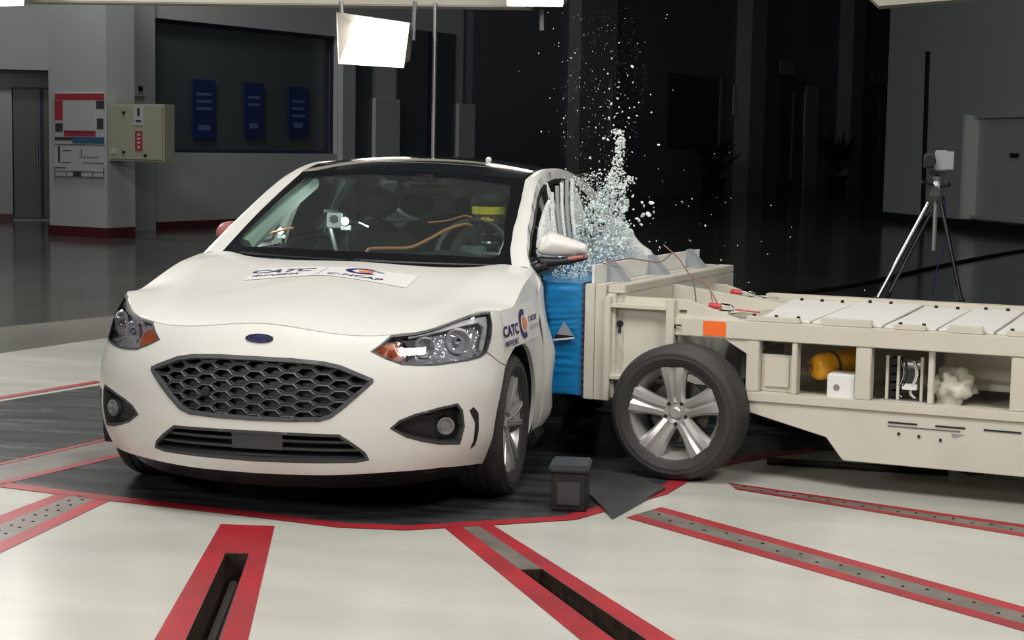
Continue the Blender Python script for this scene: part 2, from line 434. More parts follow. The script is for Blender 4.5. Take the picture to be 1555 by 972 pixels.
def ribbon(name, pts, wd, m, z=.0045, parent=floor):
    P = [Vector((*XY(gp(*p)), z)) for p in pts]; v = []; f = []
    for i, p in enumerate(P):
        t = (P[min(i+1, len(P)-1)]-P[max(i-1, 0)]).normalized(); n = Vector((-t.y, t.x, 0))*wd/2; v += [p-n, p+n]
    for i in range(len(P)-1): f.append((2*i, 2*i+2, 2*i+3, 2*i+1))
    o = mkobj(name, v, f, m, parent)
    if o.data.polygons[0].normal.z < 0: o.data.flip_normals()
    return o
struct(ribbon('red_stripe', low, .085, 'red'))
struct(ribbon('red_stripe', [(-80, 617), (0, 605), (80, 592), (152, 580)], .075, 'red'))
struct(ribbon('red_stripe', [(-80, 722), (0, 706), (150, 671), (230, 652)], .035, 'red'))
struct(ribbon('red_stripe', [(-60, 749), (0, 735), (184, 692), (260, 674)], .06, 'red'))
def gband(name, pts, z, m): 
    o = flat(name, [XY(gp(*p)) for p in pts], z, m, floor); return struct(o)
gband('worn_grey_band', [(-60, 745), (-60, 722), (0, 708), (150, 673), (250, 650), (280, 668), (184, 691), (0, 733)], .0038, 'greyband')
for S, fr in ((S1, .27), (S4, .28), (S5, .28)):
    for a, b, n, m in ((0, fr, 'red_stripe', 'red'), (fr, 1-fr, 'worn_grey_band', 'greyband'), (1-fr, 1, 'red_stripe', 'red')):
        struct(flat(n, quad(S, a, b), .0035, m, floor))
for S, a, b in ((S2, .33, .70), (S3, .36, .70)):
    t = .80 if S is S2 else .70
    struct(flat('red_stripe', quad(S, 0, a), .0035, 'red', floor)); struct(flat('red_stripe', quad(S, b, 1), .0035, 'red', floor))
    struct(flat('red_stripe', quad(S, a, b, t, 1), .0035, 'red' if S is S2 else 'greyband', floor))
# bolt heads let into the grey bands
bm_ = MB()
for S in (S1, S4, S5):
    for k in range(26):
        q = cross(S, .02+k*.038, .5+.08*(-1)**k); bm_.lathe([(0, .0065), (.006, .0065), (.007, .0035)], (q[0], q[1], 0), 'z', 8)
tag(bm_.build('band_bolt_heads', 'black', floor), kind='stuff')
# the two guide-rail trenches, sunk 18 cm
for nm, sl, S in (('trench_channel', slot2, S2), ('trench_channel', slot3, S3)):
    m = MB(); c = [(p[0], p[1]) for p in sl]
    v = [(x, y, 0) for x, y in c]+[(x, y, -.18) for x, y in c]
    m.add(v, [(4, 5, 6, 7)]+[(i, (i+1) % 4, 4+(i+1) % 4, 4+i) for i in range(4)])
    ch = mkobj(nm, m.v, m.f, 'trench', floor); struct(ch)
    a = Vector((*lerp(sl[0], sl[1], .35), -.12)); b = Vector((*lerp(sl[3], sl[2], .35), -.12))
    struct(MB().tube([a, b], .018, 8).build('guide_rail', 'iron', floor))
    a = Vector((*lerp(sl[0], sl[1], .72), -.10)); b = Vector((*lerp(sl[3], sl[2], .72), -.10))
    struct(MB().tube([a, b], .012, 6).build('tow_cable', 'metal', floor))

# ------------------------------------------------------------------ the hall: walls
def wallmesh(name, a, b, z0, z1, th, m, parent=None, holes=()):   # vertical wall from a to b (xy), thickness away from camera
    a = Vector((a[0], a[1], 0)); b = Vector((b[0], b[1], 0)); d = (b-a); L = d.length; d.normalize(); n = Vector((-d.y, d.x, 0))
    if n.dot(a-CAM) < 0: n = -n
    fn = lambda u, v: a+d*u+Vector((0, 0, v))
    o = panel(name, [(0, z0), (L, z0), (L, z1), (0, z1)], fn, m, parent, holes, step=60, estep=60, flange=th, ref=a+n*50+Vector((0, 0, 2)))
    return o, fn, d, n, a
def on_wall(px, py, a, n, d, off=0):
    p = plp(px, py, a-n*off, n); return ((p-a).dot(d), p.z)
PA, PB = gp(76, 357), gp(163, 362)
WA0, WA1 = gp(-260, 333), gp(90, 335)
dA = (WA1-WA0).normalized(); nA = Vector((-dA.y, dA.x, 0)); aA = Vector((WA0.x, WA0.y, 0))
c = [on_wall(x, y, aA, nA, dA) for x, y in ((20, 340), (76, 340), (76, 133), (20, 133))]
doorq = [(c[0][0], .02), (c[1][0]+.4, .02), (c[1][0]+.4, c[2][1]), (c[0][0], c[3][1])]
wl, fnA, dA, nA, aA = wallmesh('wall_left', WA0, WA1, 0, 5.2, .25, 'wall', None, [doorq]); struct(wl)
m = MB(); b0 = fnA(doorq[0][0], 0); 
# dark door leaf behind the opening with its handle
def slab(u0, u1, z0, z1, off, th, fn, n):   # box lying on a wall: u range, z range, in front by off
    p = [fn(u0, z0)-n*off, fn(u1, z0)-n*off, fn(u1, z1)-n*off, fn(u0, z1)-n*off]; return (p, n*th)
dr = MB().prism(*slab(doorq[0][0]+.02, doorq[1][0]-.02, .03, doorq[2][1]-.02, -.2, .05, fnA, nA)).build('door_1', 'winglass'); struct(dr)
h = doorq[1][0]-.62
MB().tube([fnA(h, 1.0)-nA*-.14, fnA(h, 1.45)-nA*-.14], .022, 8).build('door_handle', 'chrome', dr)
MB().prism(*slab(doorq[0][0]+.5, doorq[0][0]+.56, .05, doorq[2][1]-.04, -.17, .03, fnA, nA)).build('door_stile', 'pipewall', dr)
# soffit over the recessed entrance
s0, s1 = on_wall(-260, 98, aA, nA, dA, .6)[1], 5.2
struct(MB().prism(*slab(0, (WA1-WA0).length+.6, s0, s1, .6, .5, fnA, nA)).build('trim_1', 'wall'))
# big pillar
dP = (PB-PA); dP.z = 0; LP = dP.length; dP.normalize(); nP = Vector((-dP.y, dP.x, 0)); aP = Vector((PA.x, PA.y, 0))
if nP.dot(aP-CAM) < 0: nP = -nP
fnP = lambda u, v: aP+dP*u+Vector((0, 0, v))
struct(MB().prism([fnP(0, 0), fnP(LP, 0), fnP(LP, 5.2), fnP(0, 5.2)], nP*.62).build('wall_pillar', 'wall'))
# window wall, running away to the right
WB0, WB1 = gp(172, 352), gp(700, 327)
dB = (WB1-WB0); dB.z = 0; LB = dB.length; dB.normalize(); nB = Vector((-dB.y, dB.x, 0)); aB = Vector((WB0.x, WB0.y, 0))
if nB.dot(aB-CAM) < 0: nB = -nB
wq = [on_wall(x, y, aB, nB, dB) for x, y in ((231, 231), (512, 234), (512, 56), (231, 26))]
zs, zt = (wq[0][1]+wq[1][1])/2, (wq[2][1]+wq[3][1])/2
win = [(wq[0][0], zs), (wq[1][0], zs), (wq[1][0], zt), (wq[0][0], zt)]
wb, fnB, dB, nB, aB = wallmesh('wall_back', WB0, WB1, 0, 5.2, .25, 'wall', None, [win]); struct(wb)
wn = MB().prism(*slab(win[0][0]-.02, win[1][0]+.02, zs-.02, zt+.02, -.2, .02, fnB, nB)).build('window_1', 'winglass'); struct(wn)
fr = MB()
for (u0, u1, z0, z1) in ((win[0][0], win[1][0], zs, zs+.05), (win[0][0], win[1][0], zt-.05, zt), (win[0][0], win[0][0]+.05, zs, zt), (win[1][0]-.05, win[1][0], zs, zt)):
    fr.prism(*slab(u0, u1, z0, z1, -.10, .06, fnB, nB))
fr.build('window_frame', 'pipewall', wn)
# skirtings
struct(MB().prism(*slab(.0, LB, 0, .13, .02, .02, fnB, nB)).build('baseboard_back', 'skirt'))
bp = MB().prism([fnP(-.02, 0)-nP*.02, fnP(LP+.02, 0)-nP*.02, fnP(LP+.02, .16)-nP*.02, fnP(-.02, .16)-nP*.02], nP*.62)
struct(bp.build('baseboard_pillar', 'skirt'))
struct(MB().prism(*slab(0, doorq[0][0], 0, .12, .02, .02, fnA, nA)).build('baseboard_left', 'skirt'))
# dark blue down pipe and pier by the window
u = on_wall(186, 100, aB, nB, dB, .3)[0]
struct(MB().prism(*slab(u-.12, u+.12, 2.1, 5.2, .36, .3, fnB, nB)).build('trim_2', 'pipewall'))
u0, u1 = on_wall(200, 100, aB, nB, dB)[0], win[0][0]
struct(MB().prism(*slab(u0, u1, 0, 5.2, .08, .08, fnB, nB)).build('trim_3', 'wall'))
# piers right of the window
for k, (x0, x1, top) in enumerate(((563, 600, 149), (513, 532, 20), (690, 714, 157))):
    a_, b_ = on_wall(x0, 200, aB, nB, dB)[0], on_wall(x1, 200, aB, nB, dB)[0]
    t_ = on_wall(x0, top, aB, nB, dB)[1]
    struct(MB().prism(*slab(a_, b_, 0, t_, .12, .12, fnB, nB)).build('trim_%d' % (4+k), 'wall'))
a_, b_ = on_wall(600, 200, aB, nB, dB)[0], on_wall(688, 200, aB, nB, dB)[0]
wn2 = MB().prism(*slab(a_, b_, .1, 3.9, .04, .04, fnB, nB)).build('window_2', 'winglass'); struct(wn2)
MB().prism(*slab((a_+b_)/2-.03, (a_+b_)/2+.03, .1, 3.9, .08, .05, fnB, nB)).build('mullion', 'pipewall', wn2)
a_, b_ = on_wall(534, 200, aB, nB, dB)[0], on_wall(562, 200, aB, nB, dB)[0]
struct(MB().prism(*slab(a_, b_, .1, 3.9, .04, .04, fnB, nB)).build('window_3', 'winglass'))

# far end of the hall
F0, F1, F2 = gp(715, 309), gp(1112, 292), gp(1352, 285)
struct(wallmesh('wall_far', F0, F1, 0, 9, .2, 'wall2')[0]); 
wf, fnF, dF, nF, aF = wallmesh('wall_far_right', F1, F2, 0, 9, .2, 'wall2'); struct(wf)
dF1 = (F1-F0); dF1.z = 0; dF1.normalize(); nF1 = Vector((-dF1.y, dF1.x, 0)); aF1 = Vector((F0.x, F0.y, 0)); fnF1 = lambda u, v: aF1+dF1*u+Vector((0, 0, v))
if nF1.dot(aF1-CAM) < 0: nF1 = -nF1
def farslab(name, x0, x1, y0, y1, m, off, th, kind=True, right=True, parent=None):
    A, N, D, FN = (aF, nF, dF, fnF) if right else (aF1, nF1, dF1, fnF1)
    u0, u1 = on_wall(x0, 250, A, N, D)[0], on_wall(x1, 250, A, N, D)[0]
    z0, z1 = on_wall(x0, y1, A, N, D)[1], on_wall(x0, y0, A, N, D)[1]
    o = MB().prism(*slab(u0, u1, max(0, z0), z1, off, th, FN, N)).build(name, m, parent)
    return struct(o) if kind else o
farslab('trim_7', 1113, 1136, -60, 300, 'wall', .6, .6)
farslab('trim_8', 1268, 1286, -60, 300, 'wall', .6, .6)
farslab('trim_9', 860, 915, -60, 300, 'wall', .4, .4, right=False)
farslab('trim_10', 905, 908, 120, 210, 'greyplate', .5, .1, right=False)
d2 = farslab('door_2', 1180, 1215, 115, 300, 'winglass', .1, .1); farslab('door_leaf', 1216, 1236, 130, 300, 'wall', .14, .06, False, parent=d2)
d3 = farslab('door_3', 1318, 1345, 128, 300, 'winglass', .1, .1)
farslab('window_4', 1010, 1086, 110, 225, 'winglass', .05, .05, right=False)
farslab('trim_11', 1087, 1091, 118, 225, 'greyplate', .12, .06, right=False)  # grey strip painted in for a dim upright glow on the far wall
farslab('trim_12', 1107, 1112, 128, 175, 'white', .12, .06, right=False)  # shorter white strip, likewise a vertical glow put into the colour
farslab('trim_13', 1176, 1198, 92, 112, 'wall', .12, .06)
farslab('trim_14', 1316, 1338, 108, 126, 'wall', .12, .06)
farslab('trim_15', 1196, 1199, 140, 270, 'greyplate', .16, .05); farslab('trim_16', 1214, 1216, 140, 205, 'white', .16, .05); farslab('trim_17', 1327, 1329, 145, 240, 'greyplate', .16, .05)
# the right-hand wall with its door
G0, G1 = gp(1340, 335), gp(1680, 372)
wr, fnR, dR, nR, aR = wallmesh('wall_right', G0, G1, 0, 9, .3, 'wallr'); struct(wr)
struct(MB().prism(*slab(-.02, (G1-G0).length, 0, .2, .03, .03, fnR, nR)).build('baseboard_right', 'black'))
struct(MB().prism([fnR(0, 0), fnR(0, 9), fnR(0, 9)+Vector((0, 30, 0)), fnR(0, 0)+Vector((0, 30, 0))], (.25, 0, 0)).build('wall_return', 'wallr'))
u0, z1 = on_wall(1489, 180, aR, nR, dR); u1, _ = on_wall(1640, 200, aR, nR, dR); _, z0 = on_wall(1489, 328, aR, nR, dR)
dr4 = MB().prism(*slab(u0, u1, z0, z1, .03, .05, fnR, nR)).build('door_4', 'wallr'); struct(dr4)
fr = MB()
for q in ((u0-.1, u1, z1, z1+.06), (u0-.1, u1, z0-.06, z0)): MB().prism(*slab(*q, .14, .16, fnR, nR)).build('door_frame', 'wallr', dr4)
MB().prism(*slab(u0-.13, u0, z0-.06, z1+.06, .3, .32, fnR, nR)).build('door_jamb', 'white', dr4)
hu, hz = on_wall(1545, 236, aR, nR, dR); MB().prism(*slab(hu-.12, hu+.12, hz-.04, hz+.04, .1, .07, fnR, nR)).build('door_handle', 'black', dr4)
sa, sb = on_wall(1403, 330, aR, nR, dR), on_wall(1411, 78, aR, nR, dR)
struct(MB().prism([fnR(sa[0]-.05, .2)-nR*.06, fnR(sa[0]+.05, .2)-nR*.06, fnR(sb[0]+.05, sb[1])-nR*.06, fnR(sb[0]-.05, sb[1])-nR*.06], nR*.06).build('trim_18', 'black'))
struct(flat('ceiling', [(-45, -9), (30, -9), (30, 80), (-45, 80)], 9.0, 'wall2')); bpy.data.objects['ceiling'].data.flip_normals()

# ------------------------------------------------------------------ things on the walls
def wq4(name, FN, N, A, D, pxs, m, off, th, parent=None):
    p = [plp(x, y, A-N*off, N) for x, y in pxs]
    return MB().prism(p, N*th).build(name, m, parent)
def wallrect(name, x0, y0, x1, y1, m, off, th, parent=None, AN=None):
    A, N = AN; p = [plp(x, y, A-N*off, N) for x, y in ((x0, y1), (x1, y1), (x1, y0), (x0, y0))]
    zb = (p[0].z+p[1].z)/2; zt_ = (p[2].z+p[3].z)/2; p[0].z = p[1].z = zb; p[2].z = p[3].z = zt_; p[3].x, p[3].y = p[0].x, p[0].y; p[2].x, p[2].y = p[1].x, p[1].y
    return MB().prism(p, N*th).build(name, m, parent)
P_ = (aP, nP)
po = wallrect('notice_board', 83, 142, 158, 219, 'poster', .03, .03, AN=P_)
tag(po, 'white notice poster with red header, blank centre and blue foot on the grey pillar', 'poster')
for q in ((83, 142, 158, 152, 'posterred'), (83, 153, 95, 182, 'posterred'), (97, 199, 145, 207, 'posterred'), (83, 208, 110, 213, 'posterink'), (110, 208, 158, 218, 'posterblue'),
          (146, 153, 158, 165, 'posterink'), (147, 180, 157, 196, 'posterink'), (84, 187, 95, 200, 'posterink')):
    wallrect('print', *q[:4], q[4], .034, .004, po, AN=P_)
wallrect('blank_centre', 97, 153, 144, 198, 'poster', .042, .008, po, AN=P_)
pl = wallrect('floor_plan_sheet', 83, 222, 158, 270, 'poster', .025, .02, AN=P_)
tag(pl, 'pale evacuation plan sheet with thin black lines below the red headed poster', 'poster')
for q in ((88, 222, 91, 246), (84, 260, 157, 261), (84, 268, 157, 269), (83, 254, 84, 269), (157, 254, 158, 269), (111, 261, 123, 269), (100, 262, 101, 268), (140, 262, 141, 268), (120, 238, 150, 239), (125, 247, 157, 248), (95, 228, 108, 229), (93, 246, 107, 247), (123, 226, 124, 237), (84, 254, 100, 255)):
    wallrect('plan_line', *q, 'posterink', .029, .004, pl, AN=P_)
# electrical cabinet
eb = wallrect('electrical_cabinet', 164, 158, 250, 245, 'boxpaint', .02, .22, AN=P_)
tag(eb, 'olive grey electrical cabinet with red label hung right of the pillar poster', 'cabinet')
wallrect('door_panel', 168, 161, 246, 242, 'boxpaint', .045, .03, eb, AN=P_)
lb = wallrect('red_label', 205, 199, 216, 229, 'posterred', .052, .01, eb, AN=P_); tag(lb, 'upright red label with pale characters')
for y in (203, 209, 215): wallrect('label_mark', 208, y, 213, y+3, 'poster', .057, .006, lb, AN=P_)
wallrect('label_mark', 209, 221, 212, 226, 'poster', .057, .006, lb, AN=P_)
wl_ = wallrect('white_label', 203, 161, 217, 190, 'poster', .052, .01, eb, AN=P_)
wallrect('label_mark', 208, 164, 212, 176, 'posterink', .057, .006, wl_, AN=P_); wallrect('label_mark', 206, 182, 214, 185, 'posterink', .057, .006, wl_, AN=P_)
wallrect('paper_slip', 167, 225, 177, 233, 'poster', .052, .01, eb, AN=P_)
for x, y in ((187, 171), (187, 231), (220, 236)): wallrect('lock', x-2, y-2, x+2, y+2, 'black', .06, .02, eb, AN=P_)
sb_ = wallrect('switch_box', 201, 123, 220, 146, 'wall', .12, .1, AN=(aB, nB)); tag(sb_, 'small grey switch box on the pier above the electrical cabinet', 'switch')
wallrect('dial', 212, 131, 217, 138, 'black', .15, .03, sb_, AN=(aB, nB))
# banners seen behind the dark window
BN = [(293, 121, 327, 212, 'leftmost and brightest dark blue banner behind the long window', 3), (371, 126, 400, 209, 'dark blue banner in the middle of the long window, second from the left', 2),
      (438, 132, 468, 208, 'faint blue banner behind the long window, third from the left', 3), (503, 133, 522, 214, 'faint blue banner at the right end of the long window', 2)]
for k, (x0, y0, x1, y1, lab, nl) in enumerate(BN):
    b = wallrect('hanging_banner', x0, y0, x1, y1, 'banner', -.14, .02, AN=(aB, nB)); tag(b, lab, 'banner', 'banners behind the long window')
    for j in range(nl): wallrect('banner_lettering', x0+6, y0+20+j*11, x1-5, y0+24+j*11, 'bannerink', -.137, .003, b, AN=(aB, nB))
    if k < 3: wallrect('banner_lettering', x0+8, y1-22, x1-8, y1-14, 'bannerink', -.137, .003, b, AN=(aB, nB))
# potted plants in the dark
for x, yb, hgt, lab in ((1090, 296, 2.1, 'dark potted plant by the unlit window at the far end, left one'), (1272, 289, 2.6, 'dark potted plant before the far pillar right of the doors')):
    b = gp(x, yb); t = empty('potted_plant', (b.x, b.y-1.6, 0), 0, lab, 'plant', 'potted plants at the far end of the hall')
    MB().lathe([(0, 0), (.3, 0), (.42, .6), (.38, .6), (.3, .1), (0, .1)], (0, 0, 0), 'z', 16).build('pot', 'black', t)
    lf = MB()
    for k in range(60):
        a = rnd.uniform(0, 6.28); r = rnd.uniform(.3, 1.0); z = rnd.uniform(.8, hgt); d = Vector((math.cos(a), math.sin(a), 0)); c = Vector((0, 0, .5))+Vector((0, 0, rnd.uniform(0, .6)))
        e = Vector((d.x*r, d.y*r, z)); s = Vector((-d.y, d.x, 0))*.09; mid = (c+e)/2+Vector((0, 0, .12)); lf.add([c, mid-s, e, mid+s], [(0, 1, 2, 3)])
    lf.build('foliage', 'leaf', t)

# ------------------------------------------------------------------ light rig
YR = 6.5
def rigpt(x, y): return yp(x, y, YR)
YB = YR+.32
a, b = yp(236, 0, YB), yp(800, 11, YB)
bl = MB().prism([(a.x-2.2, YB, a.z-.0), (b.x, YB, b.z), (b.x, YB, b.z+.35), (a.x-2.2, YB, a.z+.35)], (0, .3, 0)).build('overhead_beam', 'cream', None, bevel=.01)
tag(bl, 'long white overhead rig beam running along the top left edge of the picture', 'beam', 'white rig beams')
a, b = yp(1335, 9, YB), yp(1490, 0, YB)
br = MB().prism([(a.x, YB, a.z), (b.x+5, YB, b.z+.42), (b.x+5, YB, b.z+.8), (a.x-.15, YB, a.z+.5), (a.x-.09, YB, a.z+.08)], (0, .3, 0)).build('overhead_beam', 'cream')
tag(br, 'short white overhead rig beam in the top right corner, rising to the right', 'beam', 'white rig beams')
def lamp(pxs, house, lab, hang):
    c = sum((rigpt(*p) for p in pxs), Vector())/4; t = empty('flood_lamp', tuple(c), 0, lab, 'lamp', 'flood lamps on the rig')
    L = lambda p, dy=0: rigpt(*p)-c+Vector((0, dy, 0))
    MB().prism([L(p, -.02) for p in pxs], (0, .02, 0)).build('glowing_panel', 'lamp', t)
    h = [L(p) for p in house]; n = len(h); g = [L(p) for p in pxs]
    m = MB(); back = [q+Vector((0, .22, .05)) for q in g]
    m.add(g+back, [(i, (i+1) % 4, 4+(i+1) % 4, 4+i) for i in range(4)]+[(4, 5, 6, 7)]); m.build('housing', 'lampbody', t)
    bd = MB()
    for i in range(4):
        p, q, r2, s2 = g[i], g[(i+1) % 4], h[(i+1) % 4]+Vector((0, -.09, 0)), h[i]+Vector((0, -.09, 0)); bd.prism([p, q, r2, s2], (0, .006, .004))
    bd.build('barn_door', 'lampbody', t)
    m = MB(); 
    for p in hang: MB().tube([L(p[0], .1), L(p[1], .1)], .018, 6).build('bracket', 'metal', t)
    return t
lamp([(538, 36), (616, 42), (611, 99), (529, 94)], [(516, 20), (627, 36), (618, 104), (519, 98)], 'square floodlight glowing white below the beam, above the car roof', [((516, 60), (512, 0)), ((622, 60), (625, 0))])
lamp([(776, -50), (856, -46), (853, 9), (780, 8)], [(768, -54), (864, -50), (858, 12), (774, 11)], 'floodlight cut off by the top edge, left of the flying glass', [((776, -20), (776, -60)), ((856, -20), (858, -60)), ((819, 12), (819, 45))])
lamp([(-30, -50), (42, -50), (36, 7), (-24, 9)], [(-38, -56), (50, -56), (44, 10), (-30, 12)], 'floodlight glowing in the top left corner of the picture', [((-30, -20), (-30, -70)), ((44, -20), (46, -70))])
p0, p1 = yp(661, 8, 6.75), yp(657, 238, 6.75)
tag(MB().tube([(p1.x, 6.75, 0), (p0.x, 6.75, p0.z+.02)], .016, 10).build('support_pole', 'metal'), 'thin upright grey pole behind the car roof, reaching the overhead beam', 'pole')

# ------------------------------------------------------------------ tripod with camera
YT = 4.2
ap = yp(1421, 305, YT)
tp = empty('camera_tripod', (ap.x, ap.y, 0), 0, 'black tripod with splayed silver-edged legs standing on dark floor behind trolley', 'tripod')
def L3(x, y, Y=YT, z=None):
    p = yp(x, y, Y); return Vector((p.x-ap.x, p.y-ap.y, p.z))
za = L3(1421, 305)
for (fx, fy, yy, sx) in ((1252, 0, YT-.1, -10), (1499, 0, YT-.05, 8), (1280, 0, YT+.75, 0)):
    f_ = yp(fx, 500, yy); ft = Vector((f_.x-ap.x, f_.y-ap.y, .012)); tpn = L3(1421+sx, 308)
    lg = MB(); lg.tube([tpn, tpn.lerp(ft, .5)], .013, 8); lg.tube([tpn.lerp(ft, .48), ft], .009, 8); lg = lg.build('leg', 'blackgloss', tp)
    MB().tube([tpn+Vector((0, -.013, 0)), tpn.lerp(ft, .47)+Vector((0, -.013, 0))], .003, 5).build('silver_edge', 'metal', lg)
    MB().cyl(tpn.lerp(ft, .47), tpn.lerp(ft, .51), .023, 10).build('leg_clamp', 'black', lg); MB().sphere(ft+Vector((0, 0, .006)), .018, 8, 6).build('rubber_foot', 'black', lg)
MB().cyl(za+Vector((0, 0, .05)), za-Vector((0, 0, .30)), .014, 10).build('centre_column', 'metal', tp)
MB().lathe([(0, 0), (.045, 0), (.05, .03), (.03, .06), (.03, .09), (0, .09)], tuple(za), 'z', 12).build('shoulder', 'plastic', tp)
hd = L3(1423, 283)
MB().lathe([(0, -.06), (.025, -.06), (.03, 0), (.022, .03), (.03, .06), (0, .07)], tuple(hd), 'z', 12).build('pan_head', 'metal', tp)
MB().box(tuple(hd+Vector((-.05, -.04, .07))), tuple(hd+Vector((.05, .04, .095)))).build('head_plate', 'black', tp)
MB().tube([hd, L3(1442, 280, YT-.05)], [.009, .016], 8).build('pan_handle', 'black', tp)
MB().tube([hd, L3(1400, 276, YT-.05)], [.007, .010], 8).build('pan_handle', 'black', tp)
ww = MB().tube([L3(1434, 300), L3(1437, 350), L3(1432, 380), L3(1420, 420), L3(1416, 450)], .004, 5, smooth_pts=5).build('trailing_cable', 'navy', tp)
cc = L3(1421, 254); base = Vector((ap.x+hd.x, ap.y+hd.y, hd.z+.096))
hc = empty('high_speed_camera', tuple(base), 0, 'small grey and black camera mounted on the tripod head', 'camera')
MB().box((-.02, -.05, 0), (.055, .07, .12)).build('body_shell', 'greyplate', hc, bevel=.006)
MB().box((.045, -.055, .005), (.09, .05, .115)).build('side_module', 'greyplate', hc, bevel=.004)
MB().box((-.085, -.06, .01), (-.02, .04, .10)).build('grip', 'plastic', hc, bevel=.008)
MB().lathe([(0, -.13), (.032, -.13), (.036, -.12), (.034, -.05), (0, -.05)], (-.05, 0, .055), 'y', 16).build('lens', 'black', hc, smooth=True)
MB().box((-.04, -.02, .12), (.02, .02, .14)).build('viewfinder', 'black', hc)
# cable lying on the floor behind the trolley
cb = [gp(*p) for p in ((1180, 452), (1300, 435), (1400, 412), (1480, 395), (1560, 381), (1640, 370))]
tag(MB().tube([c+Vector((0, 0, .02)) for c in cb], .022, 6, smooth_pts=4).build('floor_cable', 'black'), 'black cable lying across the dark floor behind the tripod legs', 'cable')

# ------------------------------------------------------------------ surface of the car body
def lerp_tab(tab, x):
    # monotone cubic (catmull-rom with clamped ends) through (x, y) rows
    n=len(tab)
    if x<=tab[0][0]: return tab[0][1]
    if x>=tab[-1][0]: return tab[-1][1]
    for i in range(n-1):
        if tab[i][0]<=x<=tab[i+1][0]: break
    x0,y0=tab[i]; x1,y1=tab[i+1]; h=x1-x0; t=(x-x0)/h
    def slope(j):
        if j<=0: return (tab[1][1]-tab[0][1])/(tab[1][0]-tab[0][0])
        if j>=n-1: return (tab[-1][1]-tab[-2][1])/(tab[-1][0]-tab[-2][0])
        a=(tab[j][1]-tab[j-1][1])/(tab[j][0]-tab[j-1][0]); b=(tab[j+1][1]-tab[j][1])/(tab[j+1][0]-tab[j][0])
        if a*b<=0: return 0.0
        return 2*a*b/(a+b)
    m0=slope(i)*h; m1=slope(i+1)*h
    return (2*t**3-3*t*t+1)*y0+(t**3-2*t*t+t)*m0+(-2*t**3+3*t*t)*y1+(t**3-t*t)*m1
def sstep(a,b,x):
    t=min(1,max(0,(x-a)/(b-a))); return t*t*(3-2*t)
PLAN=[(0,0),(.15,.004),(.30,.022),(.45,.066),(.58,.13),(.69,.205),(.775,.30),(.835,.41),(.873,.54),(.898,.72),(.91,.95),(.912,1.3),(.913,1.8),(.913,2.4),(.912,3.0),(.90,3.5),(.88,3.85),(.82,4.1),(.70,4.26),(.50,4.34),(.25,4.37),(0,4.38)]
def _arc():
    # dense catmull-rom on the mirrored plan so that the nose is smooth
    P=[(-PLAN[1][0],PLAN[1][1])]+PLAN+[(-PLAN[-2][0],PLAN[-2][1])]
    out=[]
    for i in range(1,len(P)-2):
        p0,p1,p2,p3=P[i-1:i+3]
        for k in range(12):
            t=k/12
            out.append(tuple(.5*(2*p1[c]+(p2[c]-p0[c])*t+(2*p0[c]-5*p1[c]+4*p2[c]-p3[c])*t*t+(3*p1[c]-p0[c]-3*p2[c]+p3[c])*t**3) for c in(0,1)))
    out.append(PLAN[-1])
    s=[0]
    for a,b in zip(out,out[1:]): s.append(s[-1]+math.hypot(b[0]-a[0],b[1]-a[1]))
    return out,s
ARC,ARCS=_arc()
def plan(s):
    sg=1 if s>=0 else -1; s=abs(s)
    import bisect
    i=min(max(bisect.bisect_right(ARCS,s)-1,0),len(ARC)-2)
    t=(s-ARCS[i])/(ARCS[i+1]-ARCS[i])
    return sg*(ARC[i][0]+t*(ARC[i+1][0]-ARC[i][0])),ARC[i][1]+t*(ARC[i+1][1]-ARC[i][1])
def s_of_y(y):
    for i in range(len(ARC)-1):
        if ARC[i][1]<=y<=ARC[i+1][1] : return ARCS[i]+(y-ARC[i][1])/max(1e-9,ARC[i+1][1]-ARC[i][1])*(ARCS[i+1]-ARCS[i])
    return ARCS[-1]
YOFF=[(.10,.16),(.16,.10),(.22,.035),(.30,.012),(.42,.0),(.52,.0),(.60,.01),(.68,.035),(.76,.075),(.82,.13),(.88,.22)]
XSC=[(.10,.90),(.16,.94),(.22,.97),(.34,.99),(.50,1.0),(.64,1.0),(.74,.99),(.82,.968),(.90,.945),(1.0,.925)]
def side(s,z):
    x,y=plan(s)
    w=1-sstep(.15,.95,y)
    x*=1+.034*math.exp(-((y-.44)/.20)**2)*sstep(.18,.34,z)*(1-sstep(.52,.70,z))
    return [x*lerp_tab(XSC,z), y+lerp_tab(YOFF,z)*w, z]
ZC=[(0,.76),(.10,.80),(.30,.852),(.6,.90),(.9,.942),(1.2,.975),(1.5,.995)]
def yplan(x):
    x=abs(x)
    for i in range(len(ARC)-1):
        if ARC[i][0]<=x<=ARC[i+1][0] : return ARC[i][1]+(x-ARC[i][0])/max(1e-9,ARC[i+1][0]-ARC[i][0])*(ARC[i+1][1]-ARC[i][1])
    return .9
_NOSE=[p for p in ARC if p[1]<1.75]
def edge_dist(x,y):
    x=abs(x); best=9
    for (ax,ay),(bx,by) in zip(_NOSE,_NOSE[1:]):
        dx,dy=bx-ax,by-ay; t=((x-ax)*dx+(y-ay)*dy)/(dx*dx+dy*dy+1e-12); t=0 if t<0 else 1 if t>1 else t
        q=(x-ax-t*dx)**2+(y-ay-t*dy)**2
        if q<best: best=q; side_=dx*(y-ay)-dy*(x-ax)
    return math.sqrt(best)*(1 if side_>=0 else -1)
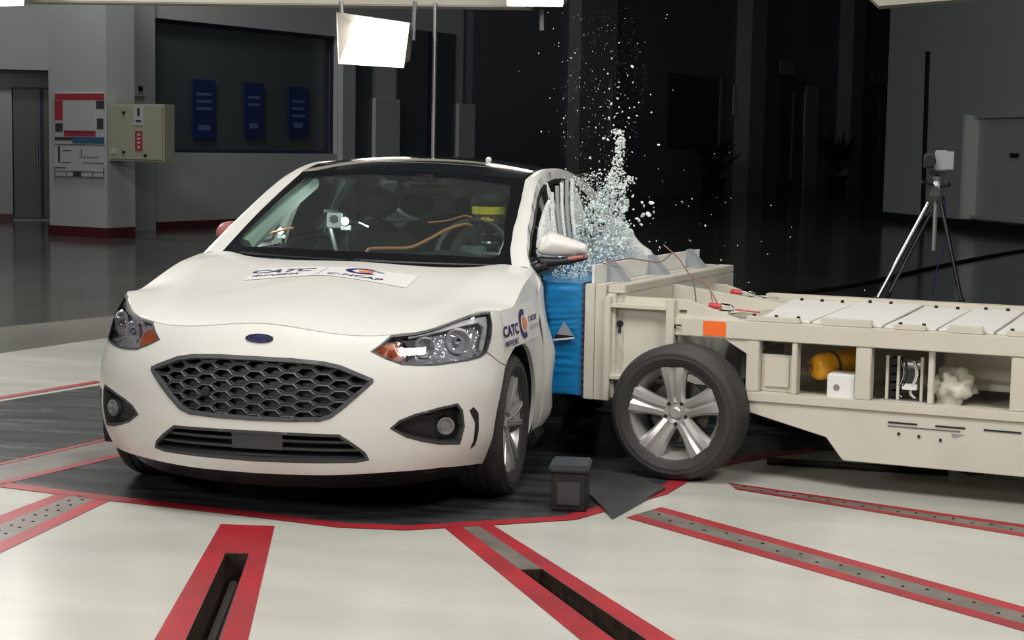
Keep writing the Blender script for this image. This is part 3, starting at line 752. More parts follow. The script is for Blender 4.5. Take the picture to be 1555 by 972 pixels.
def hood(x,y):
    e=edge_dist(x,y)
    g=lerp_tab(ZC,e) if e>0 else .76+e*.7; c=lerp_tab(ZC,y); k=.45*(1-sstep(.5,1.3,y))
    cr=.034*sstep(0,.5,abs(x))*(1-.5*sstep(.7,1.5,y))-.052*sstep(.60,.86,abs(x))*(1-sstep(.5,.9,y))
    ridge=.012*math.exp(-((abs(x)-(.50+.14*y))/.09)**2)*sstep(.25,.7,y)
    edge=.016*(1-sstep(.0,.20,e))*sstep(.45,.9,y)*(1-sstep(1.1,1.6,y)*.6)
    return k*g+(1-k)*c-cr+ridge-edge
def ztop(s):
    lo,hi=.5,1.1
    for _ in range(30):
        m=(lo+hi)/2; p=side(s,m)
        if m<hood(p[0],p[1]): lo=m
        else: hi=m
    return lo
# 3-D deformation of the struck car: lean and crush
def deform(p):
    x,y,z=p
    if x>.2:
        wy=sstep(1.25,1.85,y)*(1-sstep(3.3,3.9,y))
        wz=lerp_tab([(0,.35),(.25,.8),(.4,1),(.8,1),(.98,.45),(1.2,.15),(1.42,0)],z)
        wx=sstep(.2,.75,x)
        d=.20*wy*wz*wx
        d+=.018*wy*wz*wx*math.sin(z*23+y*5)*math.cos(y*17+z*4)
        x-=d
    if x>.5: x+=.112*math.exp(-((y-1.54)/.17)**2)*sstep(.1,.3,z)*(1-sstep(.90,.985,z))*(1-.35*sstep(.55,.8,z))
    a=.015*sstep(.25,.9,z)
    return [x+a*(z-.3), y, z-a*x]

# ------------------------------------------------------------------ wheels
def add_wheel(parent, c, R, wd, rimr, out, kind, spin=0, name='wheel'):
    """c: centre of the outer face; out: +1/-1 along local y (trolley) or x (car) through a frame empty"""
    wl = MB()
    rr = rimr
    prof = [(rr-.012, .0), (rr+.004, -.006), (rr+.02, -.012), (R-.045, -.002), (R-.02, .004), (R-.006, .02), (R, .045), (R, wd-.045), (R-.006, wd-.02), (R-.03, wd), (rr+.01, wd-.004), (rr-.012, wd-.02)]
    return prof
def wheel(parent, name, c, R, wd, rr, axis, sgn, style, spin=0.0, groove=4):
    fr = empty(name, c); fr.parent = parent
    # build in a frame where +h goes inward from the outer face; map to axis/sgn
    def mp(r, q, h):
        x, z = r*math.cos(q), r*math.sin(q)
        return (sgn*-h, x, z) if axis == 'x' else (x, sgn*-h, z)
    def lathe(nm, prof, m, n=56, smooth=True, par=None, arcs=None):
        v = []; f = []; k = len(prof)
        for j in range(n):
            q = 2*math.pi*j/n+spin
            for r, h in prof: v.append(mp(r, q, h))
        for j in range(n):
            for i in range(k-1): a = j*k+i; b = ((j+1) % n)*k+i; f.append((a, a+1, b+1, b))
        mb = MB(); mb.add(v, f); return mb.build(nm, m, par or fr, smooth=smooth, sharp=28)
    tp = [(rr-.008, .012), (rr+.004, .002), (rr+.018, -.004), ((rr+R)/2-.01, -.012), ((rr+R)/2, -.010), ((rr+R)/2+.012, -.012), (R-.03, -.004), (R-.012, .008), (R-.003, .026)]
    x = .03
    for g in range(groove):   # circumferential tread grooves
        w_ = (wd-.06)/groove; a = .03+g*w_
        tp += [(R, a+.004), (R, a+w_-.010), (R-.007, a+w_-.009), (R-.007, a+w_-.001)]
    tp += [(R-.003, wd-.026), (R-.02, wd-.005), ((rr+R)/2, wd+.008), (rr+.01, wd), (rr-.008, wd-.012)]
    ty = lathe('tyre', tp, 'rubber', 72)
    lathe('rim', [(rr-.006, .010), (rr+.006, .004), (rr+.007, .010), (rr-.004, .016), (rr-.012, .03), (rr-.03, .06), (rr-.035, wd*.7), (rr-.01, wd-.01)], 'alloy')
    lathe('brake_disc', [(.0, .10), (.145, .10), (.145, .115), (.06, .118), (.0, .118)], 'iron', 32)
    lathe('hub_cap', [(0, .022), (.022, .022), (.03, .03), (.032, .05), (.0, .05)], 'alloy', 24)
    def spoke(q0, w0, w1, r0, r1, h0, h1, ridge, nm='spoke'):
        v = []; k = 6
        for i in range(k+1):
            t = i/k; r = r0+(r1-r0)*t; w2 = (w0+(w1-w0)*t*t)/2; h = h0+(h1-h0)*math.sin(t*math.pi/2)
            for (o_, d_) in ((-1, .018), (-.75, 0), (-.28, -.002 if ridge > 0 else 0), (0, ridge), (.28, -.002 if ridge > 0 else 0), (.75, 0), (1, .018)):
                q = q0+math.atan2(o_*w2, r); v.append(mp(math.hypot(r, o_*w2), q+spin, h+d_))
            for o_ in (1, -1):
                q = q0+math.atan2(o_*w2, r); v.append(mp(math.hypot(r, o_*w2), q+spin, h+.04))
        f = []; m = 9
        for i in range(k):
            for j in range(m): f.append((i*m+j, i*m+(j+1) % m, (i+1)*m+(j+1) % m, (i+1)*m+j))
        f += [tuple(range(m)), tuple(range(k*m, (k+1)*m))]
        MB().add(v, f).build(nm, 'alloy', fr, smooth=True, sharp=22)
    if style == 'five':
        lathe('hub', [(.0, .045), (.03, .045), (.05, .035), (.072, .038), (.078, .07), (.0, .07)], 'alloy', 40)
        for k in range(5): spoke(R_(93+72*k), .085, .15, .05, rr-.006, .035, .006, .012)
        for k in range(5):
            q = R_(93+36+72*k); c0 = Vector(mp(.052, q+spin, .03)); c1 = Vector(mp(.052, q+spin, .06)); MB().cyl(c0, c1, .009, 8).build('wheel_nut', 'black', fr)
    else:
        lathe('hub', [(.0, .04), (.03, .04), (.05, .03), (.066, .035), (.07, .07), (.0, .07)], 'alloy', 40)
        for k in range(5):
            for d in (-12, 12): spoke(R_(60+72*k+d), .032, .03, .05, rr-.006, .032, .004, .004)
        for k in range(5):
            q = R_(60+36+72*k); MB().cyl(mp(.05, q+spin, .028), mp(.05, q+spin, .06), .009, 8).build('wheel_nut', 'chrome', fr)
    return fr

# ------------------------------------------------------------------ barrier trolley
PSI = .21
W0 = Vector((1.52, 1.53, 0))
Ta = Vector((math.cos(PSI), -math.sin(PSI), 0)); Tb = Vector((math.sin(PSI), math.cos(PSI), 0))
tr = empty('barrier_trolley', tuple(W0), -PSI, 'cream steel crash trolley on four car wheels ramming the side of the white car', 'trolley')
def cloc(px, py, o):    # pixel on the plane o = const -> trolley coordinates
    p = plp(px, py, W0+Tb*o, Tb)-W0; return Vector((p.dot(Ta), o, p.z))
def tloc(P): p = Vector(P)-W0; return Vector((p.dot(Ta), p.dot(Tb), p.z))
RW, RC = .316, .316
wheel(tr, 'wheel', (.045, -.15, RC+.002), RW, .215, .222, 'y', -1, 'five')
wheel(tr, 'wheel', (.045, 1.82, RC+.002), RW, .215, .222, 'y', 1, 'five', .4)
wheel(tr, 'wheel', (2.62, -.15, RC+.002), RW, .215, .222, 'y', -1, 'five', .2)
wheel(tr, 'wheel', (2.62, 1.82, RC+.002), RW, .215, .222, 'y', 1, 'five', .7)
for t in (0, 2.62): MB().cyl((t+.045*(t == 0), .0, RC), (t+.045*(t == 0), 1.67, RC), .035, 12).build('axle', 'iron', tr)
# side frames (near o=0.25.. set in from the tyre; the beam itself runs above the wheel)
def bxp(nm, a, b, m='cream', par=None, bev=.004): return MB().box(a, b).build(nm, m, par or tr, bevel=bev)
for o0 in (.02, 1.56):
    nm = 'side_beam'
    sb = bxp(nm, (-.02, o0, .665), (3.1, o0+.08, .752))
    if o0 < 1:
        ol = bxp('orange_label', (.125, o0-.003, .674), (.235, o0, .742), 'orange', sb, 0); tag(ol, 'small orange rectangular label')
        bxp('label_line', (.145, o0-.0045, .706), (.185, o0-.003, .711), 'redp', ol, 0) if False else None
    # lower sill and skirt
    bxp('lower_sill', (.32, o0, .38), (3.1, o0+.08, .425))
    MB().prism([(.34, o0+.012, .38), (.34, o0+.012, .33), (.72, o0+.012, .24), (.80, o0+.012, .14), (3.1, o0+.012, .14), (3.1, o0+.012, .38)], (0, .033, 0)).build('side_skirt', 'cream', tr, bevel=.003)
    for t0, t1 in ((.335, .395), (.55, .575), (.845, .915), (1.525, 1.59), (2.3, 2.38)): bxp('post', (t0, o0+.005, .425), (t1, o0+.075, .665))
    bxp('post', (1.165, o0+.03, .425), (1.19, o0+.07, .665))
    MB().prism([(.22, o0+.01, .665), (.335, o0+.01, .665), (.335, o0+.01, .60)], (0, .02, 0)).build('gusset', 'cream', tr)
    # recessed plate between first posts with its slotted window
    bxp('recessed_plate', (.395, o0+.05, .425), (.55, o0+.06, .60))
    bxp('access_plate', (.415, o0+.04, .45), (.53, o0+.052, .585), 'cream', None, .002)
# slots, bolts and seam marks on the skirt near side
for t0, t1 in ((1.0, 1.13), (1.21, 1.34), (1.42, 1.58)): bxp('skirt_slot', (t0, .028, .33), (t1, .033, .337), 'black', None, 0)
bxp('skirt_slot', (1.0, .028, .316), (1.32, .033, .319), 'iron', None, 0)
for t, z in ((1.05, .285), (1.14, .28), (1.235, .272)): MB().cyl((t, .026, z), (t, .034, z), .007, 8).build('skirt_bolt', 'black', tr)
MB().prism([(1.28, .03, .305), (1.34, .03, .305), (1.29, .03, .285)], (0, .004, 0)).build('skirt_mark', 'greyplate', tr)
# deck: separate plates with bolts along the near edge
dk = [(.28, .62, .765), (.63, .95, .772), (.96, 1.19, .763), (1.20, 1.44, .768), (1.45, 1.72, .764), (1.73, 2.1, .768), (2.11, 3.08, .766)]
for i, (t0, t1, z) in enumerate(dk):
    p = MB().prism([(t0+.10*(i == 0), .06, .752), (t1, .06, .752), (t1, 1.02, z), (t0, 1.02, z)], (0, 0, .012)).build('deck_plate', 'creamw', tr, bevel=.003)
    for k in range(max(2, int((t1-t0)/.11))):
        t = t0+.06+k*.105
        if t < t1-.02:
            for o_ in (.12, .97): MB().lathe([(0, .014), (.008, .014), (.01, 0)], (t, o_, .764 if o_ < .5 else z+.010), 'z', 8).build('deck_bolt', 'black', p)
    bxp('edge_block', (t0+.05, .024, .752), (t1-.04, .058, .785 if i % 2 else .775), 'cream', p, .003)
bxp('deck_floor', (.25, .1, .70), (3.08, 1.56, .73))
bxp('chassis_tray', (.30, .10, .40), (3.08, 1.56, .415))
bxp('rear_bulkhead', (3.05, .1, .4), (3.1, 1.56, .75))
bxp('inner_wall', (1.17, .42, .50), (3.05, .44, .70))
bxp('inner_ledge', (1.17, .30, .47), (3.05, .44, .50))
bxp('inner_wall', (.30, .80, .415), (1.17, .83, .70))
# cross beam carrying the barrier: tall rear box section
bxp('cross_beam', (-.365, .03, .34), (-.32, 1.78, .845))
bxp('cross_beam_top', (-.365, .06, .845), (-.02, 1.78, .862)) if False else None
bk = MB(); bk.box((-.365, .06, .33), (-.03, .09, .832)); cb_ = bk.build('column_web', 'cream', tr, bevel=.003)
for t0, t1 in ((-.365, -.335), (-.055, -.015)): bxp('column_flange', (t0, .0, .33), (t1, .07, .832), 'cream', None, .003)
for z in (.80, .455): 
    MB().prism([(-.335, .06, z), (-.055, .06, z), (-.055, .005, z), (-.335, .005, z)], (0, 0, -.02)).build('column_shelf', 'cream', tr, bevel=.002)
for z in (.70, .36):
    MB().cyl((-.305, .053, z), (-.305, .061, z), .016, 12).build('column_hole', 'black', tr); bxp('column_slot', (-.312, .053, z-.045), (-.300, .061, z-.012), 'black', None, 0)
bxp('backing_wall', (-.32, .06, .34), (-.28, 1.80, .845))
bxp('cross_beam_cap', (-.365, .045, .845), (-.28, 1.80, .885))
MB().prism([(-.02, .04, .835), (-.02, .04, .67), (.30, .04, .752), (.03, .04, .835)], (0, .03, 0)).build('brace_plate', 'cream', tr, bevel=.003)
qa, qb = cloc(1100, 432, 1.45), cloc(1188, 465, 1.45)
MB().prism([(qa.x-.1, 1.45, qa.z), (qa.x-.1, 1.45, .67), (qb.x, 1.45, .67), (qb.x, 1.45, qb.z), (qa.x, 1.45, qa.z)], (0, .04, 0)).build('brace_plate', 'cream', tr, bevel=.003)
MB().prism([(-.28, .75, .845), (-.28, .75, .67), (.42, .75, .76)], (0, .04, 0)).build('brace_plate', 'cream', tr, bevel=.003)
MB().prism([(-.02, .1, .665), (-.02, 1.5, .665), (.30, 1.5, .665), (.30, .1, .665)], (0, 0, .02)).build('front_floor', 'cream', tr)
bxp('beam_slot', (.0, .034, .775), (.035, .040, .785), 'iron', None, 0)
MB().tube([(-.01, .012, .70), (-.01, .006, .715), (.02, .006, .715)], .004, 6).build('cable_clip', 'black', tr)
# mounting plates between column and blue block
for t0, t1 in ((-.425, -.37), (-.478, -.428)): bxp('mounting_plate', (t0, .03, .325), (t1, 1.78, .885), 'cream', None, .004)
MB().box((-.492, .035, .335), (-.478, 1.775, .89)).build('backing_strip', 'bluedark', tr)
for k in range(16): MB().lathe([(0, 0), (.008, 0), (.008, .012), (0, .012)], (-.486, .030, .355+k*.034), 'y', 8).build('strip_stud', 'iron', tr)
# row of white angle plates with grey triangular gussets on top
wp = bxp('top_plate', (-.452, .05, .885), (-.44, 1.66, .975), 'white', None, .002)
for o_ in (.22, .80, 1.42):
    g = MB().prism([(-.44, o_, .885), (-.44, o_, .985), (-.345, o_, .885)], (0, .10, 0)).build('top_gusset', 'greyplate', tr)
# equipment inside the frame
tq = cloc(1236, 559, .16)
tk = empty('pressure_tank', tuple(W0+Ta*tq.x+Tb*.16+Vector((0, 0, tq.z))), -PSI, 'orange-yellow cylindrical air tank lying inside the trolley frame', 'tank')
R3 = Matrix.Rotation(R_(30), 4, 'Z')
def tkp(v): return R3 @ Vector(v)
def lathe_dir(prof, a, dirv, n=24):
    d = Vector(dirv).normalized(); u = d.orthogonal().normalized(); v_ = d.cross(u); V = []; F = []; k = len(prof)
    for j in range(n):
        q = 2*math.pi*j/n
        for r, h in prof: V.append(Vector(a)+d*h+(u*math.cos(q)+v_*math.sin(q))*r)
    for j in range(n):
        for i in range(k-1): a_ = j*k+i; b_ = ((j+1) % n)*k+i; F.append((a_, a_+1, b_+1, b_))
    return MB().add(V, F)
dr_ = (.62, 1, .10)
lathe_dir([(0, 0), (.03, .0), (.05, .008), (.058, .02), (.062, .04), (.062, .24), (.055, .26), (.04, .27), (0, .275)], (0, 0, 0), dr_).build('tank_shell', 'orangetank', tk, smooth=True, sharp=50)
lathe_dir([(.0625, .10), (.065, .10), (.065, .115), (.0625, .115)], (0, 0, 0), dr_).build('tank_strap', 'iron', tk)
lathe_dir([(0, -.012), (.012, -.012), (.014, .004), (0, .004)], (-.02, .0, .0), dr_, 10).build('valve', 'copper', tk)
wbx = empty('control_box', tuple(W0+Ta*.775+Tb*.095+Vector((0, 0, .4155))), -PSI, 'small white control box with round dial beside the orange tank in the trolley', 'box')
MB().box((-.065, -.04, 0), (.065, .10, .115)).build('box_shell', 'white', wbx, bevel=.006)
MB().lathe([(0, -.044), (.014, -.044), (.014, -.04), (.0, -.04)], (-.02, 0, .055), 'y', 14).build('dial', 'metal', wbx)
# pump / electronics cluster behind an open square hatch
pe = empty('electronics_rack', tuple(W0+Ta*1.03+Tb*.10+Vector((0, 0, .4155))), -PSI, 'dark electronics rack with grey uprights behind square opening in the trolley side', 'rack')
MB().box((-.085, 0, 0), (.11, .22, .012)).build('base_tray', 'metal', pe)
for x in (-.065, -.015, .09): MB().box((x, .01, .012), (x+.012, .03, .21)).build('upright', 'cream', pe)
for k in range(5): MB().box((-.052, .03, .02+k*.037), (-.018, .14, .045+k*.037)).build('module', 'black', pe)
MB().cyl((.03, .04, .12), (.03, .16, .12), .035, 14).build('motor', 'iron', pe); MB().cyl((.01, .05, .17), (.085, .05, .17), .022, 12).build('motor', 'metal', pe)
MB().box((.01, .01, .06), (.075, .05, .085)).build('terminal_block', 'white', pe)
for k in range(6):
    x = rnd.uniform(-.01, .085); MB().tube([(x, .02, .19), (x+.02, .0, .13), (x-.01, .02, .05), (x+.01, .03, .02)], .003, 5, smooth_pts=4).build('wire', 'black' if k % 2 else 'white', pe)
# transparent plastic wrap lump by the next post
def lump(nm, c, sc, m, par, n=3, amp=.25, seed=1):
    bm = bmesh.new(); bmesh.ops.create_icosphere(bm, subdivisions=n, radius=1)
    from mathutils import noise
    for v in bm.verts:
        d = v.co.normalized(); q = 1+amp*noise.noise(d*1.7+Vector((seed, 0, 0)))+amp*.5*noise.noise(d*4.3+Vector((seed, 3, 0))); v.co = Vector((d.x*sc[0]*q, d.y*sc[1]*q, d.z*sc[2]*q))+Vector(c)
    me = bpy.data.meshes.new(nm); bm.to_mesh(me); bm.free(); me.materials.append(mt[m]); me.polygons.foreach_set('use_smooth', [True]*len(me.polygons))
    o = bpy.data.objects.new(nm, me); COL.objects.link(o)
    if par is not None: o.parent = par
    return o
fb = lump('fabric_bundle', (0, 0, 0), (.085, .05, .08), 'cream', None, 4, .6, 5); fb.location = tuple(W0+Ta*1.26+Tb*.17+Vector((0, 0, .50))); tag(fb, 'pale crumpled cloth bundle lying in the trolley right of the electronics rack', 'bundle')
# red signal devices with leads on the front floor
for k, (px, py, o_, lab) in enumerate(((1095, 466, .42, 'clear and red signal capsule lying on the trolley front, nearer one'), (1127, 445, .95, 'clear and red signal capsule on the trolley front, farther one'))):
    l_ = cloc(px, py, o_); g = empty('signal_capsule', tuple(W0+Ta*l_.x+Tb*l_.y+Vector((0, 0, l_.z))), -PSI+.1, lab, 'device', 'signal capsules on the trolley')
    lathe_dir([(0, -.06), (.012, -.06), (.015, -.05), (.015, .0), (.0, .0)], (0, 0, 0), (1, 0, -.1), 14).build('red_body', 'redp', g, smooth=True)
    lathe_dir([(0, 0), (.019, 0), (.019, .045), (.010, .065), (0, .066)], (0, 0, 0), (1, 0, -.1), 14).build('clear_cap', 'clear', g, smooth=True)
    MB().tube([(.07, 0, -.01), (.12, -.01, -.012), (.19, .01, -.02)], .004, 6, smooth_pts=4).build('lead', 'redp' if not k else 'metal', g)
    MB().box((-.05, -.03, -.05), (.04, .03, -.02)).build('mount', 'cream', g)
# wires hanging over the cross beam
wires = [[(1008, 372, .9), (1030, 392, .8), (1042, 410, .7), (1052, 422, .45), (1075, 435, .35), (1082, 458, .30)], [(900, 408, .15), (925, 398, .2), (960, 393, .4), (1000, 398, .55), (1020, 385, .7)],
         [(1052, 422, .40), (1055, 440, .35), (1057, 460, .3)], [(1060, 420, .5), (1078, 440, .5), (1090, 462, .45)]]
for k, wq_ in enumerate(wires):
    P = [W0+Ta*cloc(x, y, o_).x+Tb*o_+Vector((0, 0, cloc(x, y, o_).z)) for x, y, o_ in wq_]
    tag(MB().tube(P, .0035, 6, smooth_pts=6).build('signal_wire', 'copper' if k != 2 else 'iron'), ['long brown wire looping up over the white top plates of the barrier', 'thin brown wire lying along the white plates under the crumpled fabric', 'short dark wire hanging straight down the cream cross beam', 'brown wire running down to the red capsules on the trolley'][k], 'wire', 'signal wires on the trolley')
# towing connector on the floor, right edge
h0, h1, h2 = gp(1440, 722), gp(1500, 728), gp(1600, 742)
tcn = empty('tow_coupling', tuple(h1), 0, 'shiny metal tow coupling with chain lying under the trolley at the right edge', 'coupling')
dv = (h2-h0); dv.z = 0; dv.normalize()
for k in range(9):
    c = dv*(-.13+k*.045)+Vector((0, 0, .03)); r_ = .022 if k % 2 else .015
    MB().cyl(c-dv*.02, c+dv*.02, r_, 10).build('coupling_segment', 'chrome' if k > 2 else 'copper', tcn)
cbl = [gp(1165, 706), gp(1260, 712), gp(1350, 718), gp(1440, 723)]
tag(MB().tube([p+Vector((0, 0, .02)) for p in cbl], .018, 8, smooth_pts=4).build('floor_tube', 'black'), 'thin black tube lying on the floor along the lower edge of the trolley', 'hose')  # thin black tube along the lower edge of the trolley

# ------------------------------------------------------------------ blue deformable block, crushed against the car
def tw(t, o, z=0): return W0+Ta*t+Tb*o+Vector((0, 0, z))
bb = empty('deformable_barrier', tuple(tw(-.5, .04, .34)), -PSI, 'bright blue crushed barrier block between car door and cream trolley', 'barrier')
back = [(-.495, .045), (-.495, 1.70)]
def front_t(o):   # face pushed in to the line of the car side (x about .75) with the near corner proud
    p = tw(0, o); x = .79-.03*sstep(.1, .5, o)+.03*math.sin(o*9)
    return (x-p.x)/Ta.x if o > .12 else (x+.075*(1-o/.12)-p.x)/Ta.x
def sheet(name, fn, nu, nv, m, parent, smooth=True):
    V = [fn(i/nu, j/nv) for j in range(nv+1) for i in range(nu+1)]; F = [(j*(nu+1)+i, j*(nu+1)+i+1, (j+1)*(nu+1)+i+1, (j+1)*(nu+1)+i) for j in range(nv) for i in range(nu)]
    return mkobj(name, V, F, m, parent, smooth)
def bsh(u, v):     # closed loop round the block in plan, v = height; wrinkled film
    per = [(-.495, .045, 0), (-.58, .045, 1), (front_t(.045), .045, 1)]+[(front_t(o), o, 1) for o in (.15, .3, .5, .8, 1.1, 1.4, 1.7)]+[(-.495, 1.70, 0)]
    k = u*(len(per)-1); i = min(int(k), len(per)-2); f = k-i
    t, o = per[i][0]*(1-f)+per[i+1][0]*f, per[i][1]*(1-f)+per[i+1][1]*f
    z = .545*v
    wav = .0020*math.sin(v*104+u*11+2.5*math.sin(v*9+u*5))*(1.2+math.sin(v*17+3))*.8+.0025*math.sin(v*37+u*23)
    pinch = -.02*math.exp(-((v-.62)/.10)**2) if u < .3 else 0
    bulge = .028*math.sin(math.pi*min(1, max(0, (.62-v)/.62)))-.012*v
    if u <= .28: o += wav*.9*min(1, u*12); t -= (bulge+pinch)*min(1, u*5)
    else: t += wav
    return (t+.5, o-.04, z)
sheet('film_skin', bsh, 60, 70, 'blue', bb)
V = []; n_ = 60
top = [bsh(i/n_, 1) for i in range(n_+1)]; bot = [bsh(i/n_, 0) for i in range(n_+1)]
m = MB(); m.v = [tuple(p) for p in top]; m.f = [tuple(range(n_+1))]; m.build('top_face', 'blue', bb); m = MB(); m.v = [tuple(p) for p in bot]; m.f = [tuple(range(n_+1))]; m.build('bottom_face', 'blue', bb)
# triangular grey / black target on the near end
tg = [cloc(841, 516, .025), cloc(857, 488, .025), cloc(873, 513, .025)]
o5 = Vector((.5, -.04-.0, -.34)); TG = [Vector((p.x+.5, p.y-.045, p.z-.34)) for p in tg]
MB().prism([TG[0], TG[2], TG[1]], (0, .004, 0)).build('target_triangle', 'greyplate', bb)
q0 = TG[0].lerp(TG[1], .30); q1 = TG[2].lerp(TG[1], .12)
MB().prism([TG[0]+Vector((0, -.002, 0)), TG[2]+Vector((0, -.002, 0)), q1+Vector((0, -.002, 0)), q0+Vector((0, -.002, 0))], (0, .003, 0)).build('target_black', 'black', bb)
MB().prism([TG[0]+Vector((0, -.003, -.004)), TG[2]+Vector((0, -.003, -.004)), TG[2]+Vector((0, -.003, .004)), TG[0]+Vector((0, -.003, .004))], (0, .003, 0)).build('target_edge', 'white', bb)
# dark block on the floor by the car's wheel
p = gp(858, 780); fbx = empty('floor_block', (p.x, p.y+.12, .003), .1, 'black plastic block standing on the dark floor behind the car front wheel', 'block')
MB().box((-.075, -.1, 0), (.075, .1, .17)).build('block_body', 'plastic2', fbx, bevel=.008); MB().box((-.085, -.11, .17), (.085, .11, .20)).build('block_lid', 'plastic', fbx, bevel=.008)
MB().box((-.05, -.108, .03), (.05, -.1, .13)).build('front_panel', 'plastic', fbx, bevel=.003)
for k, pts in enumerate((((880, 740), (960, 725), (1010, 745), (930, 790)),)):
    P = [gp(*q) for q in pts]; tag(MB().prism([q+Vector((0, 0, .004)) for q in P], (0, 0, .012)).build('rubber_mat', 'plastic', None), 'dark ribbed rubber mat lying in front of the trolley wheel', 'mat')

# ------------------------------------------------------------------ the car
car = empty('hatchback_car', (0, 0, 0), 0, 'white five-door hatchback struck in its left side, sponsor stickers on bonnet and wing', 'car')
D = deform
def S(s, z): return D(side(s, z))
SY = s_of_y
def mir(P): return [(-p[0], p[1]) for p in P][::-1]
HL = [(.465, .712), (.50, .738), (.54, ztop(.54)-.004), (.64, ztop(.64)-.004), (.728, ztop(.728)-.004), (.82, ztop(.82)-.004), (.90, ztop(.90)-.004), (1.0, ztop(1.0)-.006), (1.08, ztop(1.08)-.008),
      (1.098, .80), (1.075, .745), (1.035, .688), (.985, .672), (.90, .664), (.82, .660), (.741, .654), (.66, .655), (.597, .660), (.527, .684)]
GR = [(0, .676), (.15, .675), (.28, .668), (.35, .655), (.43, .625), (.485, .603), (.486, .592), (.46, .565), (.38, .490), (.325, .445), (.28, .430), (.15, .424), (0, .422)]
def sym(P): return P+[(-p[0], p[1]) for p in P[::-1] if p[0] > 1e-6]
GRF = sym(GR)
FOG = [(.565, .400), (.60, .432), (.66, .455), (.76, .478), (.845, .490), (.87, .46), (.885, .39), (.868, .315), (.78, .322), (.70, .340), (.63, .362)]
LG = sym([(0, .378), (.20, .377), (.36, .375), (.42, .335), (.465, .300), (.48, .270), (.43, .260), (.25, .256), (0, .252)])
LG_side = None
ST = 1.10       # arc position of the headlight's rear corner
top_c = [(s_, ztop(s_)-.003) for s_ in [i*.54/9 for i in range(10)]]
AC = (.87, .325); AR = .362
def arch(a0, a1, n=20, cy=AC[0], r=AR): return [(SY(cy+r*math.cos(R_(a0+(a1-a0)*i/n))), AC[1]+r*math.sin(R_(a0+(a1-a0)*i/n))) for i in range(n+1)]
# arch angle measured from +y (rearwards); front of the wheel is 180 deg
fr_low = arch(201, 128, 10)          # bumper part of the arch, from the bottom forwards up to the seam
half = [(0, .195), (.30, .200), (.55, .212), (.80, .218), (1.02, .205), (SY(.50), .197)]+fr_low+[(1.15, .632), (1.035, .684)]+HL[11:][1:]+[HL[0]]+HL[1:2]+top_c[::-1]
fas = half[1:-1]+[top_c[0]]+[(-p[0], p[1]) for p in half[1:-1]][::-1]
fas = [half[0]]+fas
fascia = panel('front_bumper', fas, S, 'body', car, [GRF, FOG, mir(FOG), LG], step=.035, flange=.022)
# air-curtain slot and chin
panel('lower_chin', sym([(0, .192), (.5, .205), (.95, .20), (.98, .15), (.6, .125), (0, .118)]), lambda s_, z: D([side(s_, z)[0]*.97, side(s_, z)[1]+.045, z]), 'plastic2', fascia, step=.06)
for sg in (1, -1):
    cs = [(.905, .455), (.925, .47), (.955, .44), (.965, .37), (.955, .30), (.93, .285), (.94, .33), (.94, .40)]
    panel('air_curtain_slot', [(sg*p[0], p[1]) for p in cs], S, 'plastic2', fascia, step=.03, flange=.0, off=.0015)
# grille
gr = panel('grille', inset(GRF, -.002), S, 'grille', car, [inset(GRF, .014)], step=.03, flange=.03, off=.003)
def rec(fn, d):   # surface set back along the car's axis
    return lambda s_, z: D((lambda p: [p[0]*(1-d*.3), p[1]+d, p[2]])(side(s_, z)))
panel('grille_backing', inset(GRF, -.006), rec(S, .06), 'plastic2', gr, step=.06, flange=0)
hm = MB(); f3 = lambda s_, z, d: D((lambda p: [p[0], p[1]+d, p[2]])(side(s_, z)))
gin = inset(GRF, .006)
for c_ in range(-7, 8):
    for r_ in range(-4, 5):
        cx = c_*.0705; cz = .556+r_*.0435+(.02175 if c_ % 2 else 0)
        if abs(cx) > .50 or not pip(cx*.93, (cz-.55)*.93+.55, gin): continue
        solid = cz < .452 and False
        o6 = [(cx-.049, cz), (cx-.0215, cz+.0218), (cx+.0215, cz+.0218), (cx+.049, cz), (cx+.0215, cz-.0218), (cx-.0215, cz-.0218)]
        i6 = [(cx+(x-cx)*.83, cz+(z-cz)*.72) for x, z in o6]
        lim = lambda q: (max(-.49, min(.49, q[0])), min(q[1], .672))
        v = [f3(*lim(q), .018) for q in o6]+[f3(*lim(q), .012) for q in i6]+[f3(*lim(q), .045) for q in i6]
        hm.add(v, [(i, (i+1) % 6, 6+(i+1) % 6, 6+i) for i in range(6)]+[(6+i, 6+(i+1) % 6, 12+(i+1) % 6, 12+i) for i in range(6)])
hm.build('honeycomb_mesh', 'grille', gr, smooth=False)
# lower third of the honeycomb is blanked off
panel('blanking_plate', [p for p in [(-.47, .575), (.47, .575), (.41, .52), (.30, .43), (-.30, .43), (-.41, .52)]], rec(S, .048), 'plastic', gr, step=.06, flange=0)
sn = MB(); sn.lathe([(0, 0), (.017, 0), (.02, .006), (.02, .02), (0, .02)], (0, 0, 0), 'y', 16); p = Vector(f3(-.21, .525, .004)); q = sn.build('parking_sensor', 'plastic2', gr); q.location = p
